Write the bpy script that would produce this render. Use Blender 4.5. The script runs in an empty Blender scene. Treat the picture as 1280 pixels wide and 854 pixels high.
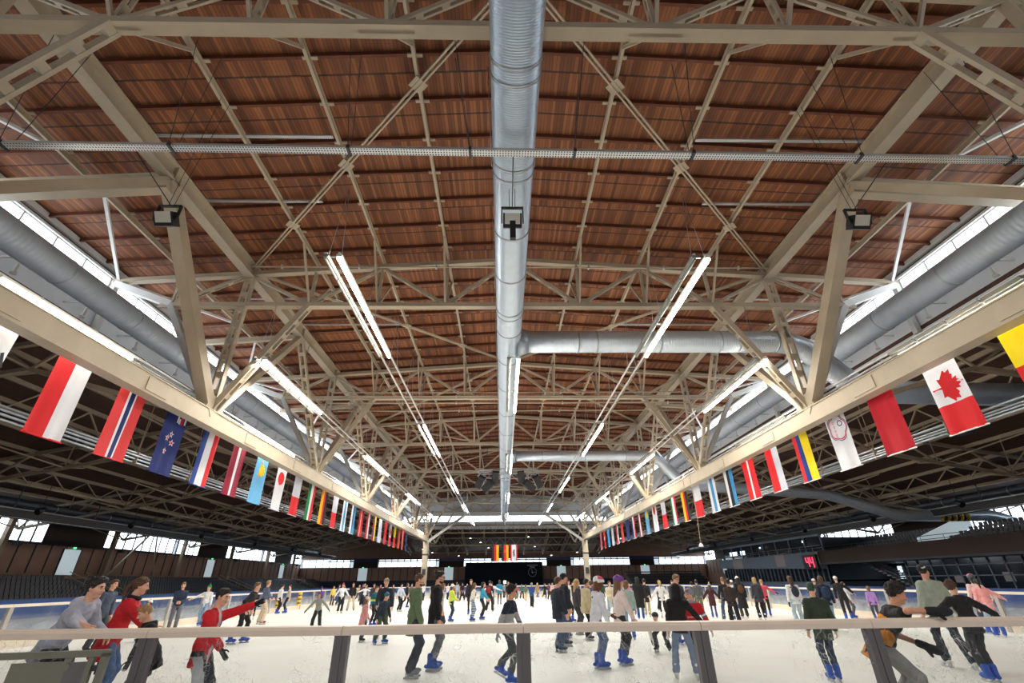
import bpy, bmesh, math, random
import numpy as np
from mathutils import Vector, Matrix
random.seed(7); np.random.seed(7)
SC = bpy.context.scene
COL = SC.collection
PI = math.pi

# ------------------------------------------------------------------ helpers
ONES = 'zeroth first second third fourth fifth sixth seventh eighth ninth tenth eleventh twelfth thirteenth fourteenth fifteenth sixteenth seventeenth eighteenth nineteenth'.split()
TENS = {20: 'twentieth', 30: 'thirtieth', 40: 'fortieth', 50: 'fiftieth', 60: 'sixtieth', 70: 'seventieth', 80: 'eightieth'}
TENC = {2: 'twenty', 3: 'thirty', 4: 'forty', 5: 'fifty', 6: 'sixty', 7: 'seventy', 8: 'eighty'}
def ordw(n):
    if n < 20: return ONES[n]
    if n in TENS: return TENS[n]
    return TENC[n // 10] + '-' + ONES[n % 10]

class MB:
    """collects simple shapes, then links them as ONE mesh object"""
    def __init__(s): s.v = []; s.f = []; s.m = []; s.sm = []
    def add(s, vs, fs, mi=0, smooth=False):
        b = len(s.v); s.v += [tuple(p) for p in vs]
        for f in fs: s.f.append(tuple(b + i for i in f)); s.m.append(mi); s.sm.append(smooth)
        return s
    def box(s, c, d, mi=0, R=None):
        x, y, z = d[0] / 2, d[1] / 2, d[2] / 2
        vs = [Vector(p) for p in ((-x,-y,-z),(x,-y,-z),(x,y,-z),(-x,y,-z),(-x,-y,z),(x,-y,z),(x,y,z),(-x,y,z))]
        if R is not None: vs = [R @ p for p in vs]
        c = Vector(c)
        return s.add([p + c for p in vs], [(0,3,2,1),(4,5,6,7),(0,1,5,4),(1,2,6,5),(2,3,7,6),(3,0,4,7)], mi)
    def bar(s, p, q, w, h, up=(0,0,1), mi=0):
        """rectangular bar p->q, w wide (sideways), h high (towards up)"""
        p, q = Vector(p), Vector(q); d = (q - p)
        if d.length < 1e-6: return s
        d.normalize(); u = Vector(up)
        if abs(d.dot(u)) > .98: u = Vector((0,1,0)) if abs(d.y) < .9 else Vector((1,0,0))
        r = d.cross(u).normalized(); u = r.cross(d).normalized()
        vs = []
        for e in (p, q):
            for a, b in ((-1,-1),(1,-1),(1,1),(-1,1)): vs.append(e + r * (a*w/2) + u * (b*h/2))
        return s.add(vs, [(0,1,2,3),(7,6,5,4),(0,4,5,1),(1,5,6,2),(2,6,7,3),(3,7,4,0)], mi)
    def tube(s, pts, r, n=10, mi=0, caps=True, smooth=True):
        pts = [Vector(p) for p in pts]; N = len(pts)
        rs = r if isinstance(r, (list, tuple)) else [r] * N
        prev = None; rings = []
        for i, p in enumerate(pts):
            t = (pts[min(i+1, N-1)] - pts[max(i-1, 0)]).normalized()
            if prev is None:
                u = Vector((0,0,1)) if abs(t.z) < .9 else Vector((1,0,0))
                a = t.cross(u).normalized()
            else:
                a = (prev - t * prev.dot(t)).normalized()
            prev = a; b = t.cross(a)
            rings.append([p + (a*math.cos(2*PI*k/n) + b*math.sin(2*PI*k/n)) * rs[i] for k in range(n)])
        vs = [v for ring in rings for v in ring]; fs = []
        for i in range(N-1):
            for k in range(n):
                k2 = (k+1) % n; fs.append((i*n+k, i*n+k2, (i+1)*n+k2, (i+1)*n+k))
        s.add(vs, fs, mi, smooth)
        if caps:
            b = len(s.v) - len(vs)
            s.f.append(tuple(b+k for k in range(n-1,-1,-1))); s.m.append(mi); s.sm.append(False)
            s.f.append(tuple(b+(N-1)*n+k for k in range(n))); s.m.append(mi); s.sm.append(False)
        return s
    def laced(s, p, q, w=.42, rail=.09, depth=.2, side=(0,1,0), step=1.1, mi=0):
        """two rails joined by batten plates, like the built-up struts of the hall"""
        p, q = Vector(p), Vector(q); d = (q-p); L = d.length; d.normalize()
        sd = Vector(side); sd = (sd - d*sd.dot(d)).normalized(); up = d.cross(sd)
        for a in (-1, 1): s.bar(p + sd*(a*(w-rail)/2), q + sd*(a*(w-rail)/2), rail, depth, up, mi)
        n = max(2, int(L/step))
        for i in range(n+1):
            c = p + d*(L*(.02 + .96*i/n)); s.bar(c - d*.16, c + d*.16, w*.98, depth*.9, up, mi)
        return s
    def quad(s, a, b, c, d, mi=0): return s.add([a,b,c,d], [(0,1,2,3)], mi)
    def mesh(s, name, mats):
        me = bpy.data.meshes.new(name)
        me.from_pydata([tuple(v) for v in s.v], [], s.f)
        for m in (mats if isinstance(mats, (list, tuple)) else [mats]): me.materials.append(m)
        me.polygons.foreach_set('material_index', s.m); me.polygons.foreach_set('use_smooth', s.sm)
        me.update(); return me

def obj(name, mb, mats, parent=None, loc=None):
    me = mb.mesh(name, mats) if isinstance(mb, MB) else mb
    o = bpy.data.objects.new(name, me); COL.objects.link(o)
    if parent: o.parent = parent
    if loc is not None: o.location = loc
    return o
def tag(o, label, cat, group=None, kind=None):
    o['label'] = label; o['category'] = cat
    if group: o['group'] = group
    if kind: o['kind'] = kind
    return o
def thing(name, label, cat, loc=(0,0,0), rz=0, group=None):
    o = bpy.data.objects.new(name, None); COL.objects.link(o); o.empty_display_size = .1
    o.location = loc; o.rotation_euler = (0,0,rz); return tag(o, label, cat, group)
def struct(name, mb, mats, label=None, cat=None, parent=None):
    o = obj(name, mb, mats, parent)
    o['kind'] = 'structure'
    if label: o['label'] = label; o['category'] = cat
    return o
def dup(root, loc=None, rz=None, label=None, group=None):
    r = root.copy(); COL.objects.link(r)
    if loc is not None: r.location = loc
    if rz is not None: r.rotation_euler = (0,0,rz)
    if label: r['label'] = label
    if group: r['group'] = group
    for ch in root.children:
        c = ch.copy(); COL.objects.link(c); c.parent = r
        for g in ch.children:
            d = g.copy(); COL.objects.link(d); d.parent = c
    return r

# ------------------------------------------------------------------ materials
def srgb(r, g, b):
    f = lambda c: (c/12.92 if c <= .04045 else ((c+.055)/1.055)**2.4)
    return (f(r/255), f(g/255), f(b/255), 1)
def nt(m): return m.node_tree.nodes, m.node_tree.links
def mat(name, col, rough=.6, metal=0, noise=.08, nscale=3., bump=0, bscale=60., emit=0, spec=.5):
    m = bpy.data.materials.new(name); m.use_nodes = True
    N, L = nt(m); b = N['Principled BSDF']
    b.inputs['Roughness'].default_value = rough; b.inputs['Metallic'].default_value = metal
    b.inputs['Specular IOR Level'].default_value = spec
    b.inputs['Base Color'].default_value = col
    if noise:
        tc = N.new('ShaderNodeTexCoord'); nz = N.new('ShaderNodeTexNoise'); nz.inputs['Scale'].default_value = nscale
        nz.inputs['Detail'].default_value = 4
        L.new(tc.outputs['Object'], nz.inputs['Vector'])
        mr = N.new('ShaderNodeMapRange'); mr.inputs[1].default_value = .3; mr.inputs[2].default_value = .7
        mr.inputs[3].default_value = 1-noise; mr.inputs[4].default_value = 1+noise
        mx = N.new('ShaderNodeVectorMath'); mx.operation = 'SCALE'; mx.inputs[0].default_value = col[:3]
        L.new(nz.outputs['Fac'], mr.inputs[0]); L.new(mr.outputs[0], mx.inputs['Scale']); L.new(mx.outputs[0], b.inputs['Base Color'])
    if bump:
        tc = N.new('ShaderNodeTexCoord'); nz = N.new('ShaderNodeTexNoise'); nz.inputs['Scale'].default_value = bscale
        bp = N.new('ShaderNodeBump'); bp.inputs['Strength'].default_value = bump; bp.inputs['Distance'].default_value = .02
        L.new(tc.outputs['Object'], nz.inputs['Vector']); L.new(nz.outputs['Fac'], bp.inputs['Height']); L.new(bp.outputs[0], b.inputs['Normal'])
    if emit:
        b.inputs['Emission Color'].default_value = col; b.inputs['Emission Strength'].default_value = emit
    return m
def emis(name, col, strength):
    m = bpy.data.materials.new(name); m.use_nodes = True; N, L = nt(m)
    N.remove(N['Principled BSDF']); e = N.new('ShaderNodeEmission'); e.inputs[0].default_value = col; e.inputs[1].default_value = strength
    L.new(e.outputs[0], N['Material Output'].inputs[0]); return m

M = {}
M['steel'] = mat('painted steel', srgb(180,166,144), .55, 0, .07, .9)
M['steel_grey'] = mat('grey painted steel', srgb(188,186,180), .5, 0, .07, .9)
M['steel_white'] = mat('white painted steel', srgb(222,222,220), .5, 0, .05, .9)
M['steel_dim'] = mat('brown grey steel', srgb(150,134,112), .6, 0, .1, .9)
M['galv'] = mat('galvanised steel', srgb(176,184,190), .35, .8, .08, 2.)
M['timber'] = mat('dark timber', srgb(105,58,38), .75, 0, .2, 2.)
M['black'] = mat('black metal', srgb(24,25,28), .5, 0, .1)
M['dark'] = mat('dark grey metal', srgb(52,54,58), .5, 0, .1)
M['panel_grey'] = mat('grey wall panel', srgb(204,208,210), .6, 0, .05, .5)
M['wall_brown'] = mat('brown wall panel', srgb(150,118,102), .7, 0, .08, .8)
M['wall_dark'] = mat('dark brown board', srgb(46,30,22), .7, 0, .1)
M['door_white'] = mat('pale glowing door leaf', srgb(206,222,228), .5, 0, 0, emit=.3)  # weak emission on doors and stair screen stands in for daylight behind
M['navy'] = mat('navy blue panel', srgb(28,50,92), .5, 0, .08)
M['bluepad'] = mat('blue padding', srgb(18,64,126), .5, 0, .05)
M['concrete'] = mat('grey concrete', srgb(120,124,130), .6, 0, .08, .6)
M['tube'] = emis('fluorescent tube', (1.0,.955,.86,1), 26)
M['lamp_white'] = mat('white lamp housing', srgb(232,232,226), .45, 0, .03)
M['daylight'] = emis('daylit glass', (.86,.94,1.0,1), 3.4)
M['daylight_low'] = emis('daylit lower glass', (.80,.91,1.0,1), 3.0)

def wood_roof():
    m = bpy.data.materials.new('roof planks'); m.use_nodes = True; N, L = nt(m); b = N['Principled BSDF']
    b.inputs['Roughness'].default_value = .72
    tc = N.new('ShaderNodeTexCoord'); sp = N.new('ShaderNodeSeparateXYZ'); L.new(tc.outputs['Object'], sp.inputs[0])
    def mth(op, a, bb=None, c=None):
        n = N.new('ShaderNodeMath'); n.operation = op
        for i, v in enumerate((a, bb, c)):
            if v is None: continue
            if isinstance(v, (int, float)): n.inputs[i].default_value = v
            else: L.new(v, n.inputs[i])
        return n.outputs[0]
    px = mth('DIVIDE', sp.outputs['X'], .16); ix = mth('FLOOR', px); fx = mth('FRACT', px)
    wn0 = N.new('ShaderNodeTexWhiteNoise'); wn0.noise_dimensions = '1D'; L.new(ix, wn0.inputs['W'])
    py = mth('ADD', mth('DIVIDE', sp.outputs['Y'], 4.17), mth('FLOOR', mth('MULTIPLY', wn0.outputs['Value'], 3.)))
    iy = mth('FLOOR', mth('ADD', mth('DIVIDE', sp.outputs['Y'], 2.085), .0)); fy = mth('FRACT', mth('DIVIDE', sp.outputs['Y'], 2.085))
    cb = N.new('ShaderNodeCombineXYZ'); L.new(ix, cb.inputs[0]); L.new(mth('FLOOR', py), cb.inputs[1])
    wn = N.new('ShaderNodeTexWhiteNoise'); wn.noise_dimensions = '2D'; L.new(cb.outputs[0], wn.inputs['Vector'])
    # grain, stretched along the planks
    mp = N.new('ShaderNodeMapping'); mp.inputs['Scale'].default_value = (22, .8, 1); L.new(tc.outputs['Object'], mp.inputs[0])
    nz = N.new('ShaderNodeTexNoise'); nz.inputs['Scale'].default_value = 1; nz.inputs['Detail'].default_value = 5; L.new(mp.outputs[0], nz.inputs['Vector'])
    nz2 = N.new('ShaderNodeTexNoise'); nz2.inputs['Scale'].default_value = .35; nz2.inputs['Detail'].default_value = 3; L.new(tc.outputs['Object'], nz2.inputs['Vector'])
    cr = N.new('ShaderNodeValToRGB'); e = cr.color_ramp.elements
    e[0].position = 0; e[0].color = srgb(98,57,34); e[1].position = 1; e[1].color = srgb(152,96,58)
    e2 = e.new(.55); e2.color = srgb(129,77,46); e3 = e.new(.12); e3.color = srgb(110,64,38)
    L.new(wn.outputs['Value'], cr.inputs[0])
    g = mth('ADD', mth('MULTIPLY', nz.outputs['Fac'], .5), .75)
    g = mth('MULTIPLY', g, mth('ADD', mth('MULTIPLY', nz2.outputs['Fac'], .6), .7))
    gapx = mth('GREATER_THAN', mth('ABSOLUTE', mth('SUBTRACT', fx, .5)), .455)
    gapy = mth('GREATER_THAN', mth('ABSOLUTE', mth('SUBTRACT', fy, .5)), .478)
    gap = mth('MAXIMUM', gapx, gapy)
    fac = mth('MULTIPLY', g, mth('SUBTRACT', 1., mth('MULTIPLY', gap, .72)))
    sc = N.new('ShaderNodeVectorMath'); sc.operation = 'SCALE'; L.new(cr.outputs[0], sc.inputs[0]); L.new(fac, sc.inputs['Scale'])
    L.new(sc.outputs[0], b.inputs['Base Color'])
    return m
M['roof'] = wood_roof()
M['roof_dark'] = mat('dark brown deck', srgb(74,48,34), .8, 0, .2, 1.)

def ribbed(name, col, freq, axis, metal=.75, rough=.32):
    """spiral-seam sheet metal: fine ribs along an axis of the object"""
    m = mat(name, col, rough, metal, .05, 1.5); N, L = nt(m); b = N['Principled BSDF']
    tc = N.new('ShaderNodeTexCoord'); sp = N.new('ShaderNodeSeparateXYZ'); L.new(tc.outputs['Object'], sp.inputs[0])
    a = N.new('ShaderNodeMath'); a.operation = 'MULTIPLY'; a.inputs[1].default_value = freq*2*PI; L.new(sp.outputs[axis], a.inputs[0])
    s = N.new('ShaderNodeMath'); s.operation = 'SINE'; L.new(a.outputs[0], s.inputs[0])
    bp = N.new('ShaderNodeBump'); bp.inputs['Strength'].default_value = .3; bp.inputs['Distance'].default_value = .02
    L.new(s.outputs[0], bp.inputs['Height']); L.new(bp.outputs[0], b.inputs['Normal']); return m
M['ductY'] = ribbed('spiral duct', srgb(206,220,234), 13, 'Y', .55)
M['ductX'] = ribbed('spiral duct crosswise', srgb(200,210,220), 9, 'X', .6)
M['duct_grey'] = ribbed('grey spiral duct', srgb(176,186,196), 4, 'Y', .25, .45)
M['duct_dark'] = ribbed('dark spiral duct', srgb(70,78,88), 4, 'Y', .4, .45)
M['duct_plain'] = mat('plain duct metal', srgb(170,182,192), .33, .75, .06, 2.)

# ------------------------------------------------------------------ camera (taken from the vanishing points)
F = 569.0; ROLL = math.radians(.65); P = math.radians(27.788); YAW = math.radians(1.3273)
R_ = Vector((math.cos(YAW), -math.sin(YAW), 0)); FH = Vector((math.sin(YAW), math.cos(YAW), 0))
FW = FH*math.cos(P) + Vector((0,0,math.sin(P))); UP = -FH*math.sin(P) + Vector((0,0,math.cos(P)))
rr = R_*math.cos(ROLL) - UP*math.sin(ROLL); uu = R_*math.sin(ROLL) + UP*math.cos(ROLL)
cam = bpy.data.cameras.new('camera'); co = bpy.data.objects.new('camera', cam); COL.objects.link(co)
Mx = Matrix((rr, uu, -FW)).transposed().to_4x4(); Mx.translation = Vector((-.65, 0, 1.68)); co.matrix_world = Mx
cam.sensor_width = 36; cam.lens = F/1280*36; cam.clip_start = .05; cam.clip_end = 600
SC.camera = co
vs = SC.view_settings; vs.view_transform = 'Standard'; vs.look = 'None'; vs.gamma = 1; vs.use_curve_mapping = False; vs.exposure = 0.54
SC.cycles.use_denoising = True
SC.cycles.max_bounces = 7; SC.cycles.diffuse_bounces = 5; SC.cycles.glossy_bounces = 3; SC.cycles.transparent_max_bounces = 16
SC.cycles.sample_clamp_indirect = 6
w = bpy.data.worlds.new('world'); SC.world = w; w.use_nodes = True
w.node_tree.nodes['Background'].inputs[0].default_value = (.75,.86,1,1); w.node_tree.nodes['Background'].inputs[1].default_value = .6
# ------------------------------------------------------------------ the hall: setting
YK = [8.45 + 16.85*k for k in range(7)]          # truss planes
YEND, YFAR, YBACK = 125.0, 150.0, -46.0
XO = 60.0
def zroof(x): return 22.2 - .065*abs(x)
def zup(x): return 21.35 - .07*abs(x)
def zaisle(x): return 15.8 - (abs(x)-26.4)*(6.2/33.6)
SIDE = {-1: 'seating side', 1: 'scoreboard side'}

b = MB(); b.box((0, (YFAR+YBACK)/2, -.32), (2*XO+1, YFAR-YBACK+1, .6)); struct('floor', b, M['concrete'], 'grey floor of the hall around the ice', 'floor')

# roof deck over the nave: thick, with the slight ridge
b = MB(); y0, y1 = YBACK, YEND
vs_ = []
for y in (y0, y1):
    for x in (-27.2, 0, 27.2): vs_.append((x, y, zroof(x)))
    for x in (-27.2, 0, 27.2): vs_.append((x, y, zroof(x)+.3))
b.add(vs_, [(0,1,7,6),(1,2,8,7),(3,9,10,4),(4,10,11,5),(0,6,9,3),(2,5,11,8),(0,3,4,1),(1,4,5,2),(6,7,10,9),(7,8,11,10)])
struct('ceiling', b, M['roof'], 'brown timber plank roof over the rink', 'ceiling')
# low aisle roofs
for s in (-1, 1):
    b = MB()
    A = [(s*26.4, y0, 15.8), (s*XO, y0, zaisle(XO)), (s*XO, YFAR, zaisle(XO)), (s*26.4, YFAR, 15.8)]
    b.add(A + [(x, y, z+.25) for x, y, z in A], [(0,1,2,3),(7,6,5,4),(0,4,5,1),(1,5,6,2),(2,6,7,3),(3,7,4,0)])
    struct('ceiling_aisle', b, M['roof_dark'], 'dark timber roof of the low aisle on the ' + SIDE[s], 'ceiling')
b = MB(); A = [(-26.4, YEND, 14.4), (26.4, YEND, 14.4), (26.4, YFAR, 9.6), (-26.4, YFAR, 9.6)]
b.add(A + [(x, y, z+.25) for x, y, z in A], [(0,1,2,3),(7,6,5,4),(0,4,5,1),(1,5,6,2),(2,6,7,3),(3,7,4,0)])
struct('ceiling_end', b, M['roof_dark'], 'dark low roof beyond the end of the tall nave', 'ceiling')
for s in (-1, 1):
    b = MB(); b.add([(s*26.45, YEND, 14.3), (s*26.45, YFAR, 9.5), (s*26.45, YFAR, 16), (s*26.45, YEND, 16),
                     (s*26.25, YEND, 14.3), (s*26.25, YFAR, 9.5), (s*26.25, YFAR, 16), (s*26.25, YEND, 16)],
                    [(0,1,2,3),(7,6,5,4),(0,4,5,1),(2,6,7,3)])
    struct('wall_cheek', b, M['wall_dark'])

# clerestory walls: grey panel strip, then windows bay by bay, black slot and white fascia on top
for s in (-1, 1):
    nm = 'left' if s < 0 else 'right'
    b = MB(); b.box((s*26.5, (y0+YEND)/2, 16.45), (.16, YEND-y0, 1.5))
    struct('wall_' + nm + '_clerestory', b, M['panel_grey'], 'grey panelled strip under the high windows on the ' + SIDE[s], 'wall')
    b = MB(); b.box((s*26.62, (y0+YEND)/2, 19.9), (.12, YEND-y0, .34)); struct('trim_1' if s < 0 else 'trim_2', b, M['black'])
    b = MB(); b.box((s*26.5, (y0+YEND)/2, 20.27), (.25, YEND-y0, .36)); b.box((s*26.42, (y0+YEND)/2, 19.72), (.3, YEND-y0, .16))
    struct('trim_3' if s < 0 else 'trim_4', b, M['steel_white'])
wi = 0
def window(name_n, s, ya, yb, z0, z1, X, n, gm, axis='Y', fm=None, rail=None):
    wm = .09 if fm is None else .24
    """frame with mullions + one pane of daylit glass, wall plane X=const (axis Y) or Y=const (axis X)"""
    fm = fm or M['steel_white']
    f = MB(); w_ = .09
    def P3(t, z, off=0): return (X + off, t, z) if axis == 'Y' else (t, X + off, z)
    def D(a, bb, c): return (a, bb, c) if axis == 'Y' else (bb, a, c)
    for z in (z0, z1): f.box(P3((ya+yb)/2, z), D(.14, yb-ya, w_))
    if rail: f.box(P3((ya+yb)/2, rail), D(.12, yb-ya, .06))
    for i in range(n+1): f.box(P3(ya+(yb-ya)*i/n, (z0+z1)/2), D(.14, wm, z1-z0))
    o = struct('window_%d' % name_n, f, fm)
    g = MB(); g.box(P3((ya+yb)/2, (z0+z1)/2, 0), D(.03, yb-ya-.05, z1-z0-.05)); obj('pane', g, gm, o)
    return o
for s in (-1, 1):
    for k in range(-3, 7):
        ya = 8.45 + 16.85*k; yb = min(ya+16.85, YEND)
        wi += 1; o = window(wi, s, ya+.2, yb-.2, 17.2, 19.62, s*26.5, 8, M['daylight'], rail=18.95)
        tag(o, 'bright high window strip on the %s, %s bay from the near end' % (SIDE[s], ordw(k+4)), 'window')
# nave end wall
b = MB(); b.box((0, YEND+.1, 19.55), (53, .2, 5.7)); b.box((0, YEND+.1, 14.4), (53, .2, 1.75)); struct('wall_end', b, M['panel_grey'], 'grey panels around the window band at the end of the nave', 'wall')
wi += 1; o = window(wi, 0, -26, 26, 15.3, 16.7, YEND+.05, 24, M['daylight'], 'X'); tag(o, 'long bright window band across the end of the nave', 'window')
# back wall behind the camera
b = MB(); b.box((0, YBACK-.1, 11), (2*XO, .2, 23)); struct('wall_back', b, M['wall_brown'], 'brown wall behind the photographer', 'wall')

# outer walls: 33.7 m bays = windows (23 m) + dark board with a white door (10 m)
def outer_wall(s):
    global wi
    nm = 'left' if s < 0 else 'right'
    b = MB(); X = s*(XO+.1)
    b.box((X, (YBACK+YFAR)/2, 3.3), (.2, YFAR-YBACK, 6.6)); b.box((X, (YBACK+YFAR)/2, 9.5), (.2, YFAR-YBACK, .9))
    wl = struct('wall_' + nm, b, M['wall_brown'], 'brown panelled outer wall on the ' + SIDE[s], 'wall')
    m = MB()
    y = YBACK
    while y < YFAR: m.box((s*(XO-.03), y, 4.9), (.06, .16, 3.4)); y += 2.3
    m.box((s*(XO-.05), (YBACK+YFAR)/2, 6.55), (.1, YFAR-YBACK, .18))
    obj('panel_joint', m, M['black'], wl)
    for j, yc in enumerate((70., 103.7, 137.4)):
        d = MB(); d.box((s*(XO-.04), yc, 7.85), (.1, 10, 2.5)); o = struct('wall_%s_board' % nm, d, M['wall_dark'], 'dark brown board above the %s white door on the %s' % (ordw(j+1), SIDE[s]), 'wall')
        d = MB(); d.box((s*(XO-.08), yc, 4.6), (.1, 2.7, 3.1)); d.box((s*(XO-.1), yc-1.42, 4.6), (.14, .12, 3.2), 1); d.box((s*(XO-.1), yc+1.42, 4.6), (.14, .12, 3.2), 1)
        for q in range(9): d.box((s*(XO-.14), yc-1.2+.3*q, 4.6), (.03, .03, 3.0), 0)
        struct('door_%d' % (j+1 if s < 0 else j+4), d, [M['door_white'], M['navy']], '%s pale ribbed door in the brown wall on the %s' % (ordw(j+1), SIDE[s]), 'door')
        e = MB(); e.box((s*(XO-.2), yc+.1, 6.35), (.08, .42, .2)); tag(obj('exit_light', e, M['exit']), 'small green exit light over the %s pale door on the %s' % (ordw(j+1), SIDE[s]), 'light', 'green exit lights')
    for j, (ya, yb, n) in enumerate(((41.5, 65., 14), (75., 91.0, 8), (92., 98.7, 4), (108.7, 124.6, 8), (125.6, 132.4, 4), (142.4, 149.6, 4))):
        wi += 1; o = window(wi, s, ya, yb, 6.7, 9.05, s*(XO-.02), n, M['daylight_low'], fm=M['dark'])
        tag(o, 'low bright window band in the outer wall on the %s, %s from the near end' % (SIDE[s], ordw(j+1)), 'window')
M['exit'] = mat('green exit light', (.1,.9,.35,1), .5, 0, 0, emit=1.3)
outer_wall(-1); outer_wall(1)
b = MB(); b.box((0, YFAR+.1, 2.85), (2*XO, .2, 5.7)); b.box((0, YFAR+.1, 12.1), (2*XO, .2, 8.4))
wl = struct('wall_far', b, M['wall_brown'], 'brown panelled wall at the far end of the hall', 'wall')
m = MB(); x = -XO
while x < XO: m.box((x, YFAR-.03, 3.9), (.16, .06, 3.4)); x += 2.1
obj('panel_joint', m, M['black'], wl)
for j, xc in enumerate((-41.6, -16.5, 16.6, 41.5)):
    d = MB(); d.box((xc + (.6 if xc < 0 else -.6), YFAR-.04, 6.7), (7.2, .1, 2.3)); struct('wall_far_board', d, M['wall_dark'])
    d = MB(); d.box((xc, YFAR-.08, 3.8), (2.6, .1, 3.4))
    for q in range(8): d.box((xc-1.1+.31*q, YFAR-.14, 3.8), (.03, .03, 3.3), 0)
    struct('door_%d' % (7+j), d, M['door_white'], 'pale ribbed door in the far wall, %s from the seating side' % ordw(j+1), 'door')
    e = MB(); e.box((xc, YFAR-.2, 5.65), (.42, .08, .2)); tag(obj('exit_light', e, M['exit']), 'small green exit light over the far wall door, %s from the seating side' % ordw(j+1), 'light', 'green exit lights')
for j, (xa, xb, n) in enumerate(((-59.5,-45.6,7), (-37.2,-20.4,9), (-12.2,12.4,12), (20.4,37.2,9), (46,59.5,7))):
    wi += 1; o = window(wi, 0, xa, xb, 5.8, 7.7, YFAR-.02, n, M['daylight_low'], 'X', M['dark'])
    tag(o, 'low bright window band in the far wall, %s from the seating side' % ordw(j+1), 'window')

# ------------------------------------------------------------------ roof trusses
def truss():
    root = thing('roof_truss', '', 'truss')
    S = M['steel']
    m = MB(); m.bar((-22,0,17.65), (22,0,17.65), .44, .3); obj('lower_chord', m, S, root)
    m = MB()
    for s in (-1, 1): m.bar((0,0,zup(0)), (s*26.3,0,zup(26.3)), .38, .3)
    obj('upper_chord', m, S, root)
    for s in (-1, 1):
        for a, c in ((4.4,0),(4.4,8.8),(13.2,8.8),(13.2,17.6),(22,17.6)):
            m = MB(); m.laced((s*a,0,17.7), (s*c,0,zup(c)-.05), .25, .07, .2, (0,1,0), 1.0); obj('diagonal', m, S, root)
        m = MB(); m.bar((s*22,0,17.7), (s*26.2,0,zup(26.2)-.2), .42, .42); obj('end_strut', m, M['steel_white'], root)
        for a in (4.4, 8.8, 13.2, 22):
            m = MB(); m.laced((s*a,0,17.7), (s*a,0,zup(a)), .27, .07, .15, (0,1,0), .9); obj('vertical', m, S, root)
        for a in (13.2, 22):
            m = MB(); m.laced((s*17.5,0,10.3), (s*a,0,17.6), .5, .12, .34, (0,1,0), 1.15); obj('knee_brace', m, S if a < 17 else M['steel_grey'], root)
        for a in (4.4, 13.2, 22):
            m = MB(); m.add([(s*a-.9,-.06,17.5),(s*a+.9,-.06,17.5),(s*a+.6,-.06,18.2),(s*a-.6,-.06,18.2),(s*a-.9,.06,17.5),(s*a+.9,.06,17.5),(s*a+.6,.06,18.2),(s*a-.6,.06,18.2)],
                            [(0,1,2,3),(7,6,5,4),(0,4,5,1),(1,5,6,2),(2,6,7,3),(3,7,4,0)])
            obj('gusset_plate', m, S, root)
        m = MB(); m.box((s*26.15,0,19.35), (.9,.3,.75)); obj('end_plate', m, M['steel_white'], root)
        m = MB(); m.bar((s*26.2,0,15.6), (s*26.2,0,19.3), .34, .34); obj('end_post', m, M['steel_grey'], root)
        for a in (4.4, 8.8, 13.2):
            for dy in (-1, 1):
                m = MB(); m.bar((s*a,dy*.1,17.75), (s*a,dy*2.5,zroof(a)-.62), .12, .14); obj('fly_brace', m, S, root)
    return root
tr0 = truss()
TL = ['nearest big roof truss crossing overhead', 'second roof truss from the near end, behind the spotlights', 'third roof truss from the near end']
for k in range(8):
    y = YK[k] if k < 7 else YEND - .5
    lb = TL[k] if k < 3 else '%s roof truss from the near end' % ordw(k+1)
    if k == 0: tr0.location = (0, y, 0); tr0['label'] = lb + ', beige laced steel'; tr0['group'] = 'transverse roof trusses'
    else: dup(tr0, (0, y, 0), 0, lb + ', beige laced steel', 'transverse roof trusses')

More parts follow.
